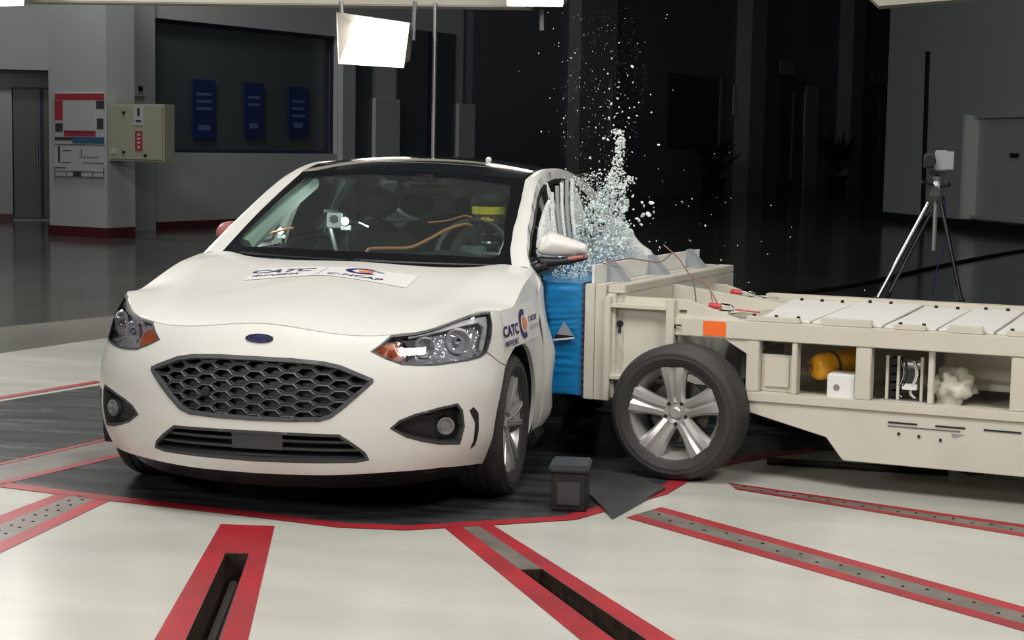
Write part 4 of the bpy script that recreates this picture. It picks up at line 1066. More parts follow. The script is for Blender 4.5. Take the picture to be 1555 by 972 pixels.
# lower intake
lgp = panel('lower_intake', inset(LG, -.004), rec(S, .07), 'plastic2', car, step=.08, flange=0)
panel('intake_surround', inset(LG, -.002), S, 'plastic', lgp, [inset(LG, .010)], step=.03, flange=.03, off=.0015)
for z in (.345, .312, .28):
    w_ = .40 if z > .33 else .44
    v = [f3(-w_+2*w_*i/24, z, d) for i in range(25) for d in (.02, .06)]; v2 = [f3(-w_+2*w_*i/24, z-.010, d) for i in range(25) for d in (.02, .06)]
    m = MB(); m.add(v+v2, [(2*i, 2*i+2, 2*i+3, 2*i+1) for i in range(24)]+[(50+2*i, 50+2*i+2, 50+2*i+3, 50+2*i+1) for i in range(24)]+[(2*i, 2*i+2, 50+2*i+2, 50+2*i) for i in range(24)]); m.build('intake_slat', 'plastic', lgp)
panel('radar_plate', [(-.10, .365), (.12, .365), (.12, .30), (-.10, .30)], rec(S, .018), 'plastic', lgp, step=.06)
# fog lamp pockets
for sg in (1, -1):
    F = FOG if sg > 0 else mir(FOG)
    fp = panel('fog_lamp_pocket', inset(F, -.003), rec(S, .05), 'plastic2', car, step=.05, flange=0)
    panel('pocket_surround', inset(F, -.002), S, 'plastic', fp, [inset(F, .008)], step=.03, flange=.05, off=.0015)
    sx = sg
    for k, z in enumerate((.455, .435, .415)):
        m = MB(); v = [f3(sx*(.60+.26*i/10), z-.012*(1-i/10), d) for i in range(11) for d in (.012, .05)]; m.add(v, [(2*i, 2*i+2, 2*i+3, 2*i+1) for i in range(10)]); 
        if k == 0: m.build('pocket_louvre', 'plastic', fp)
    c = Vector(f3(sx*.79, .395, .03)); fl = MB(); fl.lathe([(0, .012), (.022, .010), (.030, -.002), (.036, -.003), (.038, .03)], (0, 0, 0), 'y', 24); o = fl.build('fog_lamp', 'metal', fp, smooth=True); o.location = c; o.rotation_euler = (0, 0, sg*.5)
# badge: dark blue oval with script and chrome rim
bc = .748
bfn = lambda x, z: D((lambda p: [p[0], p[1]-.004, p[2]])(side(x, z)))
badge = decal('badge', [ring2(0, bc, 0, .0165, n=32, ex=3.5)], bfn, car, 'navy'); 
bv = lambda x, z: D((lambda p: [p[0], p[1]-.006, p[2]])(side(x, z)))
decal('badge_rim', [ring2(0, bc, .0150, .0175, n=40, ex=3.45)], bv, badge, 'chrome')
tv = text_mesh('Ford', .027, shear=.3); decal('badge_lettering', [move2(tv, 0, bc)], bv, badge, 'chrome', 1.9, 1); 
# correct vertical placement of lettering independent of scale
# fenders
for sg in (1, -1):
    G = .004
    f_ = [(1.045, .690), (1.083, .745), (1.105, .80), (1.105, ztop(1.10)-.003)]
    f_ += [(s_, ztop(s_)-.002) for s_ in [1.2, 1.3, 1.4, 1.5, 1.6, 1.7, 1.8, 1.9]]+[(SY(1.47), min(.965, ztop(SY(1.46))))]
    f_ += [(SY(1.41), .93), (SY(1.335), .88), (SY(1.315), .80), (SY(1.265), .735), (SY(1.285), .69), (SY(1.32), .63), (SY(1.328), .45), (SY(1.328), .22), (SY(1.235), .215)]
    f_ += arch(-17, 127, 26)+[(1.15+G, .636)]
    fd = panel('front_fender', [(sg*p[0], p[1]) for p in f_], S, 'body', car, step=.04, flange=.018)
    # wheel-arch liner
    v = []; n_ = 24; xs = (.905, .80, .62)
    for i in range(n_+1):
        a = R_(-20+220*i/n_)
        for x in xs: v.append(D([sg*x*(.99 if x > .9 else 1), AC[0]+(AR+.004)*math.cos(a), AC[1]+(AR+.004)*math.sin(a)]))
    m = MB(); m.add(v, [(i*3+j, i*3+j+1, (i+1)*3+j+1, (i+1)*3+j) for i in range(n_) for j in range(2)]); 
    v2 = [D([sg*.60, AC[0]+.40*math.cos(R_(a)), AC[1]+.40*math.sin(R_(a))]) for a in range(0, 360, 15)]; n0 = len(m.v); m.v += [tuple(p) for p in v2]; m.f.append(tuple(range(n0, n0+24)))
    m.build('wheel_arch_liner', 'plastic2', fd)
# doors and rear quarter
BELT = [(1.40, .965), (1.6, .978), (2.2, .985), (3.0, 1.0), (3.6, 1.02), (4.1, 1.04), (4.4, 1.04)]
def belt(s_): return lerp_tab(BELT, plan(s_)[1])
def doorpoly(y0, y1, z0=.225):
    n = 10; ss = [SY(y0+(y1-y0)*i/n) for i in range(n+1)]
    return [(s_, z0) for s_ in ss]+[(s_, belt(s_)-.004) for s_ in ss[::-1]]
for sg in (1, -1):
    fdoor = [(SY(1.347), .225), (SY(1.9), .225), (SY(2.46), .225), (SY(2.46), .60), (SY(2.46), belt(SY(2.46))-.004), (SY(2.0), belt(SY(2.0))-.004), (SY(1.50), belt(SY(1.50))-.006), (SY(1.45), .93), (SY(1.395), .88), (SY(1.38), .78), (SY(1.375), .6), (SY(1.36), .4)]
    panel('door_jamb', [(sg*p[0], p[1]) for p in [(SY(1.25), .26), (SY(1.42), .26), (SY(1.42), .90), (SY(1.25), .90)]], (lambda s_, z: (lambda p: [p[0]-.018*(1 if p[0] > 0 else -1), p[1], p[2]])(S(s_, z))), 'plastic2', car, step=.05, flange=0)
    d_ = panel('front_door', [(sg*p[0], p[1]) for p in fdoor], S, 'body', car, step=.045, flange=.02)
    hp = Vector(S(sg*SY(2.33), .86)); MB().tube([hp+Vector((sg*.01, -.09, 0)), hp+Vector((sg*.035, -.06, 0)), hp+Vector((sg*.035, .06, 0)), hp+Vector((sg*.01, .09, 0))], .011, 8, smooth_pts=4).build('door_handle', 'body', d_)
    panel('rear_door', [(sg*p[0], p[1]) for p in doorpoly(2.468, 3.22)], S, 'body', car, step=.06, flange=.02)
    n = 8; tl = [SY(3.23), SY(3.5), SY(3.8), SY(4.05), SY(4.2), SY(4.3), SY(4.36)]+[ARCS[-1]]
    ra = [(SY(3.575+.362*math.cos(R_(a))), .325+.362*math.sin(R_(a))) for a in range(197, -18, -9)]
    q = [(SY(3.228), .225)]+ra+[(SY(4.1), .24), (SY(4.3), .28), (ARCS[-1], .30)]+[(s_, belt(s_)) for s_ in tl[::-1]]
    panel('rear_quarter', [(sg*p[0], p[1]) for p in q], S, 'body', car, step=.07, flange=.02)
    # sill
    sl = MB(); P = [Vector(D([sg*.86, 1.27+.2*i, .19])) for i in range(10)]; sl.tube(P, .05, 8); sl.build('sill', 'plastic2', car)
# bonnet: follows the shut line, headlamp tops and wing crests
Sx = [i*SY(1.5)/110 for i in range(111)]
fl = [(lambda p: (p[0], p[1]))(side(s_, ztop(s_))) for s_ in Sx]
fl = [p for p in fl if p[1] < 1.5]
def cowly(x): return 1.30+.20*min(1, abs(x)/.74)**2
hp_ = [(fl[0][0], fl[0][1]+.003)]+[(p[0], p[1]+.003) for p in fl[1:]]
cow = [(x, cowly(x)) for x in (.79, .70, .6, .5, .4, .3, .2, .1, 0)]
ho = hp_+cow[:-1]+[(0, cowly(0))]+[(-p[0], p[1]) for p in cow[:-1]][::-1]+[(-p[0], p[1]) for p in hp_[1:]][::-1]
HF = lambda x, y: D([x, y, hood(x, y)])
bon = panel('bonnet', ho, HF, 'body', car, step=.035, estep=.016, rings=(.007, .016, .028, .042), flange=.014, ref=(0, .8, -1))
# cowl panel, wipers
cp_ = [(x, cowly(x)-.012) for x in [.78-.078*i for i in range(21)]]+[(x, 1.42+.16*min(1, abs(x)/.76)**2) for x in [-.78+.078*i for i in range(21)]]
cw = panel('scuttle_panel', cp_, lambda x, y: D([x, y, .955]), 'plastic2', car, step=.09, flange=.03, ref=(0, 1.4, -2))
for (x0, x1) in ((-.62, -.06), (.0, .66)):
    pts = [D([x0+(x1-x0)*t, 1.36+.16*(abs(x0+(x1-x0)*t)/.74)**2-.01, .982]) for t in (0, .25, .5, .75, 1)]
    wp_ = MB().tube(pts, [.010, .008, .007, .006, .005], 6, smooth_pts=4).build('wiper_arm', 'plastic2', cw)
    MB().lathe([(0, 0), (.02, 0), (.018, .02), (0, .025)], tuple(Vector(pts[0])-Vector((0, 0, .012))), 'z', 12).build('wiper_pivot', 'plastic2', wp_)
# headlamps
for sg in (1, -1):
    H = HL if sg > 0 else mir(HL)
    hs = [(sg*p[0], p[1]) for p in HL]
    hl = panel('headlamp', hs, S, 'clear', car, step=.035, flange=0, off=.001)
    panel('lamp_rim', inset(hs, -.001), S, 'grille', hl, [inset(hs, .007)], step=.03, flange=.02, off=.0018)
    def bowl(s_, z, sg=sg, hs=hs):
        k = min(1, pdist(s_, z, hs)/.016); p = side(s_, z); d = .003+k*(.034+.014*math.sin(s_*110+z*40)*math.sin(z*120-s_*30))
        return D([p[0]*(1-.055*k), p[1]+d, p[2]])
    panel('lamp_bowl', inset(hs, .0005), bowl, 'silver', hl, step=.014, flange=0)
    # amber turn-signal nose
    am = [(sg*p[0], p[1]) for p in [(.478, .712), (.51, .735), (.565, .742), (.60, .72), (.61, .685), (.59, .668), (.535, .687)]]
    panel('turn_signal', am, lambda s_, z: D((lambda p: [p[0]*.985, p[1]+.014, p[2]])(side(s_, z))), 'amber', hl, step=.03, flange=.02)
    for s0, z0, r_ in ((.70, .722, .040), (.865, .742, .050)):
        c = Vector(D((lambda p: [p[0]*.975, p[1]+.02, p[2]])(side(sg*s0, z0))))
        nrm = Vector((sg*(.55 if s0 < .8 else .75), -1, 0)).normalized()
        lathe_dir([(r_+.006, .004), (r_+.002, -.006), (r_-.004, -.004), (r_*.7, .016), (.014, .022), (0, .022)], c, nrm*-1, 24).build('reflector', 'silver', hl, smooth=True)
        lathe_dir([(0, -.012), (.010, -.010), (.015, .0), (.014, .016), (0, .018)], c, nrm*-1, 12).build('bulb', 'clear' if s0 < .8 else 'chrome', hl, smooth=True)
    drl = [(sg*p[0], p[1]) for p in [(.62, .775), (.74, .80), (.90, .825), (1.0, .83), (1.06, .83), (1.065, .80), (1.02, .70), (1.0, .70), (1.035, .79), (.99, .81), (.90, .805), (.74, .782), (.62, .76)]]
    panel('light_guide', drl, lambda s_, z: D((lambda p: [p[0]*.988, p[1]+.008, p[2]])(side(s_, z))), 'white', hl, step=.03, flange=.01)
    dk_ = [(sg*p[0], p[1]) for p in [(.62, .668), (.66, .70), (.66, .755), (.60, .748), (.625, .72)]]
    if sg > 0: panel('inner_bezel', dk_, lambda s_, z: D((lambda p: [p[0]*.982, p[1]+.018, p[2]])(side(s_, z))), 'plastic2', hl, step=.03, flange=.02)

# ------------------------------------------------------------------ greenhouse
ZR = [(2.16, 1.398), (2.35, 1.440), (2.6, 1.472), (2.9, 1.474), (3.3, 1.455), (3.7, 1.40), (4.0, 1.33)]
def roof(x, y): return lerp_tab(ZR, y)-.055*(abs(x)/.62)**2.2
def wy_t(x): return 2.16+.12*min(1.2, abs(x)/.615)**2
def wind(u, v):     # u -1..1 across, v 0..1 up
    xb, yb, zb = .755*u, 1.335+.17*u*u, .972
    xt = .612*u; yt = wy_t(xt); zt_ = roof(xt, yt)-.004
    bow = .018*math.sin(math.pi*v)*(1-.4*u*u)
    return D([xb+(xt-xb)*v, yb+(yt-yb)*v-bow, zb+(zt_-zb)*v+bow*1.2])
full = [(-1, 0), (1, 0), (1, 1), (-1, 1)]
inn = smc([(-.925, .12), (-.6, .10), (0, .10), (.6, .10), (.925, .12), (.925, .5), (.90, .86), (.84, .92), (.4, .945), (0, .95), (-.4, .945), (-.84, .92), (-.90, .86), (-.925, .5)], 3)
ws = panel('windscreen', full, wind, 'wind', car, step=.12, flange=0, ref=(0, 2.5, .6))
panel('black_border', full, wind, 'frit', ws, [inn], step=.10, flange=0, off=.0015, ref=(0, 2.5, .6))
# roof: black glass panel between white rails
rf = [(x, wy_t(x)+.006) for x in [-.60+.1*i for i in range(13)]]+[(.60, 2.9), (.59, 3.5), (.55, 3.95), (-.55, 3.95), (-.59, 3.5), (-.60, 2.9)]
rp_ = panel('roof', rf, lambda x, y: D([x, y, roof(x, y)]), 'blackgloss', car, step=.09, flange=.01, ref=(0, 3, 0))
v = [D([x, 2.36+.10*(abs(x)/.6)**2, roof(x, 2.4)+.002-.012]) for x in (-.6, .6)]
rb = [(x, wy_t(x)+.20) for x in [-.58+.1*i for i in range(12)]+[.58]]; 
m = MB(); vv = []
for x, y in rb: vv += [D([x, y, roof(x, y)+.0012]), D([x, y+.008, roof(x, y+.008)+.0012])]
m.add(vv, [(2*i, 2*i+2, 2*i+3, 2*i+1) for i in range(len(rb)-1)]); m.build('roof_seam', 'greyplate', rp_)
MB().lathe([(0, 0), (.016, 0), (.016, .012), (.01, .022), (0, .024)], D([.33, 2.62, roof(.33, 2.62)]), 'z', 12).build('roof_marker', 'white', rp_)
# side structure
def sdx(y, z): return .845-(z-.97)*.42-.02*sstep(3.2, 4.2, y)
def gside(sg):
    return lambda y, z: D([sg*sdx(y, z), y, z])
TOPL = [(1.50, .970), (1.62, 1.045), (1.85, 1.175), (2.10, 1.300), (2.30, 1.368), (2.55, 1.405), (2.9, 1.415), (3.3, 1.395), (3.7, 1.335), (4.0, 1.25), (4.2, 1.12), (4.27, 1.04)]
for sg in (1, -1):
    top = sm2(TOPL, 4)
    out = [(1.50, .960)]+top[1:]+[(4.27, 1.0), (3.6, .995), (2.4, .965)]
    wf_ = [(1.66, .985), (1.72, 1.03), (1.93, 1.155), (2.15, 1.265), (2.30, 1.315), (2.425, 1.337), (2.425, .99)]
    wr_ = [(2.505, .993), (2.505, 1.347), (2.75, 1.362), (3.0, 1.360), (3.25, 1.338), (3.25, 1.005)]
    wq_ = [(3.31, 1.01), (3.31, 1.325), (3.5, 1.29), (3.75, 1.18), (3.86, 1.06), (3.8, 1.03)]
    gs = panel('side_frame', out, gside(sg), 'body', car, [wf_, wr_, wq_], step=.07, flange=.045, ref=(0, 2.7, 1.0))
    for w_ in ((wf_, wr_, wq_)):
        panel('window_trim', inset(w_, -.012), gside(sg), 'plastic2', gs, [inset(w_, .012)], step=.06, flange=.02, off=.002, ref=(0, 2.7, 1.0))
    panel('pillar_cover', [(2.437, .985), (2.437, 1.345), (2.493, 1.350), (2.493, .985)], gside(sg), 'plastic2', gs, step=.06, flange=.0, off=.003, ref=(0, 2.7, 1.0))
    panel('side_window' if sg < 0 else 'quarter_window', inset(wf_, .004) if sg < 0 else inset(wq_, .004), (lambda g: lambda y, z: [g(y, z)[0]-sg*.012, y, g(y, z)[2]])(gside(sg)), 'sideg_glare' if sg < 0 else 'sideg', car, step=.12, flange=0, ref=(0, 2.7, 1.0))
    if sg < 0:
        panel('side_window', inset(wr_, .004), (lambda g: lambda y, z: [g(y, z)[0]-sg*.012, y, g(y, z)[2]])(gside(sg)), 'sideg_glare' if sg < 0 else 'sideg', car, step=.12, flange=0, ref=(0, 2.7, 1.0))
        panel('quarter_window', inset(wq_, .004), (lambda g: lambda y, z: [g(y, z)[0]-sg*.012, y, g(y, z)[2]])(gside(sg)), 'sideg_glare' if sg < 0 else 'sideg', car, step=.12, flange=0, ref=(0, 2.7, 1.0))
    # A pillar and roof rail: from the glass edge out to the side frame, rounded
    V = []; K = 40; J = 7
    for k in range(K+1):
        t = k/K
        if t < .45:
            v_ = t/.45; a = Vector(side_w(sg, v_)) if False else Vector(wind(sg*1.0, v_))
            yo = 1.50+(2.33-1.50)*v_
        else:
            q = (t-.45)/.55; y = wy_t(.612)+(3.98-wy_t(.612))*q; x_ = .612-.03*sstep(2.3, 4, y); a = Vector(D([sg*x_, y, roof(x_, y)])); yo = 2.33+(4.0-2.33)*q
        zo = lerp_tab(TOPL, yo); b = Vector(gside(sg)(yo, zo)); 
        up = Vector((sg*.55, -.15, 1)).normalized()
        for j in range(J):
            s_ = j/(J-1); V.append(a.lerp(b, s_)+up*.011*math.sin(math.pi*s_))
    F = [(k*J+j, k*J+j+1, (k+1)*J+j+1, (k+1)*J+j) for k in range(K) for j in range(J-1)]
    m = MB(); m.add(V, F); o = m.build('roof_rail', 'body', car, smooth=True, sharp=60)
    if sum(p.normal.z for p in o.data.polygons) < 0: o.data.flip_normals()
# tailgate
vtg = [D([x, 3.95+.02*(1-abs(x)), roof(x, 3.95)]) for x in (-.56, -.28, 0, .28, .56)]+[D([x*1.35, 4.30+.04*(1-abs(x)), 1.03]) for x in (-.56, -.28, 0, .28, .56)]
m = MB(); m.add(vtg, [(i, i+1, i+6, i+5) for i in range(4)]); m.build('rear_window', 'sideg', car)
# door mirrors
def mirror(sg, m_shell, name='door_mirror'):
    base = Vector(D([sg*.845, 1.72, .99])); c = Vector((.950, 1.72, 1.062)) if sg > 0 else Vector((-.868, 1.93, 1.070))
    bm = bmesh.new(); bmesh.ops.create_uvsphere(bm, u_segments=28, v_segments=16, radius=1)
    for v in bm.verts:
        x, y, z = v.co
        f = 1-.48*max(0, sg*x)**1.3*(1 if z > 0 else .3)
        X = (.112 if sg > 0 else .06)*math.copysign(abs(x)**.65, x); Z = (.082 if sg > 0 else .055)*math.copysign(abs(z)**.6, z)*f; Y = .085*math.copysign(abs(y)**.8, y)
        if z < 0: Z *= .55
        Z -= .010*sg*x
        v.co = Vector((X, Y, Z))+c
    me = bpy.data.meshes.new(name); bm.to_mesh(me); bm.free(); me.materials.append(mt[m_shell]); me.polygons.foreach_set('use_smooth', [True]*len(me.polygons))
    o = bpy.data.objects.new(name, me); COL.objects.link(o); o.parent = car
    if sg > 0: MB().prism([c+Vector((sg*-.115, -.05, -.052)), c+Vector((sg*.06, -.055, -.055)), c+Vector((sg*.10, -.02, -.045)), c+Vector((sg*.08, .06, -.05)), c+Vector((sg*-.12, .06, -.052))], (0, 0, -.03)).build('lower_shell', 'plastic2', o, bevel=.004)
    MB().box(tuple(c+Vector((sg*.0-.04, -.083, -.052))), tuple(c+Vector((sg*.0+.05, -.066, -.038))), )  .build('repeater_lamp', 'pink' if sg > 0 else 'clear', o, bevel=.003)
    MB().tube([base-Vector((sg*.03, 0, .03)), base+Vector((sg*.04, 0, -.02)), c+Vector((sg*-.06, 0, -.065))], [.035, .03, .028], 10, smooth_pts=3).build('mirror_arm', 'plastic2', o)
    gl = [c+Vector((x, .082, z)) for x, z in ((-.09, -.03), (.09, -.03), (.08, .04), (-.08, .045))]; MB().prism(gl, (0, .004, 0)).build('mirror_glass', 'chrome', o)
    return o
mr = mirror(-1, 'pink')
# wheels
wheel(car, 'wheel', (.888, .87, .317), .315, .215, .218, 'x', 1, 'twin', .3)
wheel(car, 'wheel', (-.888, .87, .317), .315, .215, .218, 'x', -1, 'twin', .1)
wheel(car, 'wheel', (.85, 3.575, .317), .315, .215, .218, 'x', 1, 'twin', .9)
wheel(car, 'wheel', (-.888, 3.575, .317), .315, .215, .218, 'x', -1, 'twin', .5)
# underbody and cabin tub
ub = MB(); ub.box((-.62, .25, .2), (.6, 1.3, .62)); ub.build('engine_bay', 'plastic2', car)
tb = MB()
tb.box((-.70, 1.28, .17), (.56, 4.1, .20)); tb.build('floor_pan', 'interior', car)
m = MB(); m.add([(-.62, 1.30, .2), (.6, 1.30, .2), (.6, 1.30, .93), (-.62, 1.30, .93)], [(0, 1, 2, 3)]); m.build('firewall', 'interior', car)
# ------------------------------------------------------------------ cabin
def cp3(x, y, z): return D([x, y, z])
dm = MB()
prof = [(1.38, .955), (1.50, .965), (1.70, .985), (1.86, .985), (1.95, .955), (1.97, .88), (1.90, .70), (1.88, .5)]
V = []; nx = 14
for i in range(nx+1):
    x = -.66+1.24*i/nx; hood_b = .035*math.exp(-((x-.34)/.20)**2)
    for (y, z) in prof: V.append(cp3(x, y, z+(hood_b if y > 1.6 and z > .9 else 0)))
k = len(prof); dm.add(V, [(i*k+j, i*k+j+1, (i+1)*k+j+1, (i+1)*k+j) for i in range(nx) for j in range(k-1)]); dash = dm.build('dashboard', 'interior', car, smooth=True, sharp=50)
MB().box(cp3(-.10, 1.90, .96), cp3(.12, 1.925, 1.09)).build('centre_screen', 'plastic2', dash, bevel=.01)
# steering wheel
sc = yp(716, 402, 2.02); st_c = Vector((.40, 2.06, .985)); tilt = Matrix.Rotation(R_(-24), 3, 'X')
ring = [st_c+tilt @ Vector((.185*math.cos(a), 0, .185*math.sin(a))) for a in [2*math.pi*i/40 for i in range(41)]]
sw = MB().tube(ring, .016, 10, cap=False).build('steering_wheel', 'plastic', car, smooth=True)
MB().prism([st_c+tilt @ Vector(q) for q in ((-.07, 0, .05), (.07, 0, .05), (.055, 0, -.07), (-.055, 0, -.07))], tilt @ Vector((0, .04, 0))).build('hub_pad', 'plastic', sw, bevel=.01)
for q in ((-.18, 0, 0), (.18, 0, 0), (0, 0, -.18)): MB().tube([st_c+tilt @ (Vector(q)*.3)+Vector((0, .02, 0)), st_c+tilt @ Vector(q)], .013, 8).build('spoke', 'metal', sw)
# seats
def seat(x):
    r = lump('front_seat', cp3(x, 2.52, .46), (.24, .27, .10), 'seat', car, 4, .06, 2)
    bk_ = lump('backrest', cp3(x, 2.80, .78), (.23, .09, .34), 'seat', r, 4, .05, 3)
    lump('headrest', cp3(x, 2.84, 1.20), (.125, .055, .085), 'seat', r, 4, .05, 4)
    for d in (-.05, .05): MB().cyl(cp3(x+d, 2.83, 1.08), cp3(x+d, 2.84, 1.17), .007, 8).build('headrest_rod', 'chrome', r)
seat(-.36); seat(.33)
lump('rear_bench', cp3(0, 3.35, .50), (.55, .28, .12), 'seat', car, 4, .05, 6)
rb_ = lump('rear_backrest', cp3(0, 3.62, .84), (.56, .10, .30), 'seat', car, 4, .04, 7)
for x in (-.34, 0, .3): lump('rear_headrest', cp3(x, 3.62, 1.17), (.11, .05, .07), 'seat', car, 4, .05, 8)
# rear-view mirror and sensor pod
rm = MB().box(cp3(.01, 2.16, 1.275), cp3(.23, 2.185, 1.335)).build('rear_view_mirror', 'plastic2', car, bevel=.01)
MB().tube([cp3(.12, 2.17, 1.33), cp3(.11, 2.17, 1.385)], .012, 8).build('mirror_stalk', 'plastic2', rm)
MB().box(cp3(.04, 2.12, 1.345), cp3(.16, 2.2, 1.385)).build('sensor_pod', 'plastic2', car, bevel=.008)
# inner pillar trims (pale), grab handles
for sg in (-1, 1):
    P = [Vector(D([sg*.70, 1.68, 1.0])), Vector(D([sg*.655, 1.98, 1.15])), Vector(D([sg*.575, 2.34, 1.32]))]
    MB().tube(P, [.05, .052, .045] if sg < 0 else [.03, .03, .03], 8, smooth_pts=6).build('inner_pillar_trim', 'bodyin', car, smooth=True)
    P = [Vector(D([sg*(.80), 2.46, .98])), Vector(D([sg*.74, 2.47, 1.18])), Vector(D([sg*.65, 2.5, 1.34]))]
    MB().tube(P, [.04, .042, .045], 8, smooth_pts=6).build('inner_pillar_trim', 'bodyin', car, smooth=True)
    P = [Vector(D([sg*(.80), 3.27, .98])), Vector(D([sg*.74, 3.27, 1.18])), Vector(D([sg*.65, 3.27, 1.33]))]
    MB().tube(P, [.04, .042, .045], 8, smooth_pts=6).build('inner_pillar_trim', 'bodyin', car, smooth=True)
m = MB(); hv = []
for i in range(7):
    for j in range(7):
        x = -.58+1.16*i/6; y = 2.2+1.6*j/6; hv.append(D([x, y, roof(x, y)-.03]))
m.add(hv, [(i*7+j, i*7+j+1, (i+1)*7+j+1, (i+1)*7+j) for i in range(6) for j in range(6)]); m.build('headliner', 'interior', car)
# stickers
hs_ = lambda x, y, h=.0036: D([x, y, hood(x, y)+h])
xa, xb_, ya, yb_ = -.22, .30, 1.12, 1.25
def hoodmap(cx, cy, kx=1, ky=1): return lambda u, v: hs_(cx+u*kx, cy+v*ky)
def bsheet(name, x0, x1, y0, y1, m):
    n = 16; V = [hs_(x0+(x1-x0)*i/n, y0+(y1-y0)*j/4, .0022) for j in range(5) for i in range(n+1)]
    F = [(j*(n+1)+i, j*(n+1)+i+1, (j+1)*(n+1)+i+1, (j+1)*(n+1)+i) for j in range(4) for i in range(n)]
    return mkobj(name, V, F, m, bon)
st = bsheet('bonnet_sticker', -.40, .37, .90, 1.12, 'stick')
decal('sticker_lettering', [text_mesh('CATC', .105, shear=.25, bold=.003)], hoodmap(-.27, 1.045, 1.05, .80), st, 'navy')
decal('sticker_characters', [text_mesh('中汽测试', .045, bold=.001)], hoodmap(-.27, .965, 1.3, .8), st, 'navy')
decal('divider_line', [rect2(-.0015, -.09, .0015, .09)], hoodmap(-.06, 1.01), st, 'inkgrey')
decal('crescent_logo', [ring2(0, 0, .042, .068, 35, 325, ex=1.2)], hoodmap(.12, 1.06, 1.0, .8), st, 'navy')
decal('logo_centre', [ring2(0, 0, 0, .030, n=16, ex=1.2)], hoodmap(.135, 1.06, 1, .8), st, 'orangeink')
decal('logo_tail', [ring2(0, 0, .022, .045, 10, 120, ex=1.5)], hoodmap(.155, 1.065, 1, .8), st, 'inkgrey')
decal('sticker_lettering', [text_mesh('C-NCAP', .062, shear=.1, bold=.001)], hoodmap(.11, .955, 1.15, .8), st, 'navy')
def sidemap(s0, z0, k=1): return lambda u, v: (lambda p: D([p[0]+.003, p[1]-.001, p[2]]))(side(s0+u*k, z0+v))
fdn = [o for o in bpy.data.objects if o.name.startswith('front_fender')][0]
def plabel(px, py): return inv_side(px, py)
def inv_side(px, py):
    best = (1e9, 0, 0)
    for i in range(90):
        for j in range(40):
            s_ = .9+i*.015; z = .4+j*.014; P = Vector(D(side(s_, z)))-CAM; dz = P.dot(_f); q = (777.5+FPX*P.dot(CR)/dz-px)**2+(486-FPX*P.dot(CU)/dz-py)**2
            if q < best[0] and P.normalized().dot(Vector((.2, -1, 0))) > 0 or q < best[0]: best = (q, s_, z)
    return best[1], best[2]
st_ = decal('wing_sticker', [ (lambda n: ([(-.25+.60*i/n, -.085+.17*j/4, 0) for j in range(5) for i in range(n+1)], [(j*(n+1)+i, j*(n+1)+i+1, (j+1)*(n+1)+i+1, (j+1)*(n+1)+i) for j in range(4) for i in range(n)]))(12)], sidemap(1.47, .765), fdn, 'stick')
sm_ = lambda s0, z0, kx=1, ky=1: (lambda u, v: (lambda p: D([p[0]+.005, p[1]-.002, p[2]]))(side(s0+u*kx, z0+v*ky)))
decal('sticker_lettering', [text_mesh('CATC', .075, bold=.003)], sm_(1.33, .755, 1.2, .85), st_, 'navy')
decal('sticker_characters', [text_mesh('中汽测试', .04, bold=.002)], sm_(1.33, .70, 1.3, .75), st_, 'navy')
decal('crescent_logo', [ring2(0, 0, .040, .066, 60, 300, ex=1.3)], sm_(1.56, .765), st_, 'navy')
decal('logo_centre', [ring2(0, 0, 0, .030, n=16, ex=1.3)], sm_(1.575, .768), st_, 'orangeink')
decal('sticker_lettering', [text_mesh('C-NCAP', .034, bold=.001)], sm_(1.74, .775, 1.25, 1), st_, 'navy')
decal('sticker_characters', [text_mesh('中国新车评价', .026)], sm_(1.74, .735, 1.2, 1), st_, 'inkgrey')

# ------------------------------------------------------------------ crash-test dummy at the wheel
def skin_body(name, verts, edges, radii, m, parent, sub=2, rough=0, root=0):
    me = bpy.data.meshes.new(name); me.from_pydata([tuple(v) for v in verts], edges, []); o = bpy.data.objects.new(name, me); COL.objects.link(o)
    sk = o.modifiers.new('skin', 'SKIN')
    for i, r in enumerate(radii):
        me.skin_vertices[0].data[i].radius = (r, r); me.skin_vertices[0].data[i].use_root = (i == root)
    ss = o.modifiers.new('sub', 'SUBSURF'); ss.levels = sub
    bpy.context.view_layer.update()
    m2 = bpy.data.meshes.new_from_object(o.evaluated_get(bpy.context.evaluated_depsgraph_get()))
    o.modifiers.clear(); o.data = m2; m2.materials.clear(); m2.materials.append(mt[m]); m2.polygons.foreach_set('use_smooth', [True]*len(m2.polygons)); o.parent = parent
    return o
HP = yp(742, 322, 2.20)
dmy = empty('crash_test_dummy', (HP.x-.02, 2.48, .57), 0, 'crash test dummy in dark clothing with black and yellow head cap behind the steering wheel', 'dummy')
o0 = Vector((HP.x-.02, 2.48, .57))
def dl(x, y, z): return Vector((x, y, z))
H = HP-o0
sk = [(0, 0, .03), (0, .02, .22), (0, .0, .40), (0, -.06, .52), (H.x, H.y+.06, H.z-.13), (-.17, -.03, .47), (-.23, -.14, .26), (-.17, -.36, .33), (.16, -.03, .47), (.20, -.16, .25), (.13, -.37, .34),
      (-.10, -.05, .02), (-.13, -.46, .10), (-.12, -.62, -.22), (.10, -.05, .02), (.13, -.46, .10), (.12, -.62, -.22), (-.12, -.72, -.26), (.12, -.72, -.26)]
ed = [(0, 1), (1, 2), (2, 3), (3, 4), (3, 5), (5, 6), (6, 7), (3, 8), (8, 9), (9, 10), (0, 11), (11, 12), (12, 13), (0, 14), (14, 15), (15, 16), (13, 17), (16, 18)]
rd = [.13, .12, .13, .08, .045, .065, .045, .033, .065, .045, .033, .09, .065, .05, .09, .065, .05, .04, .04]
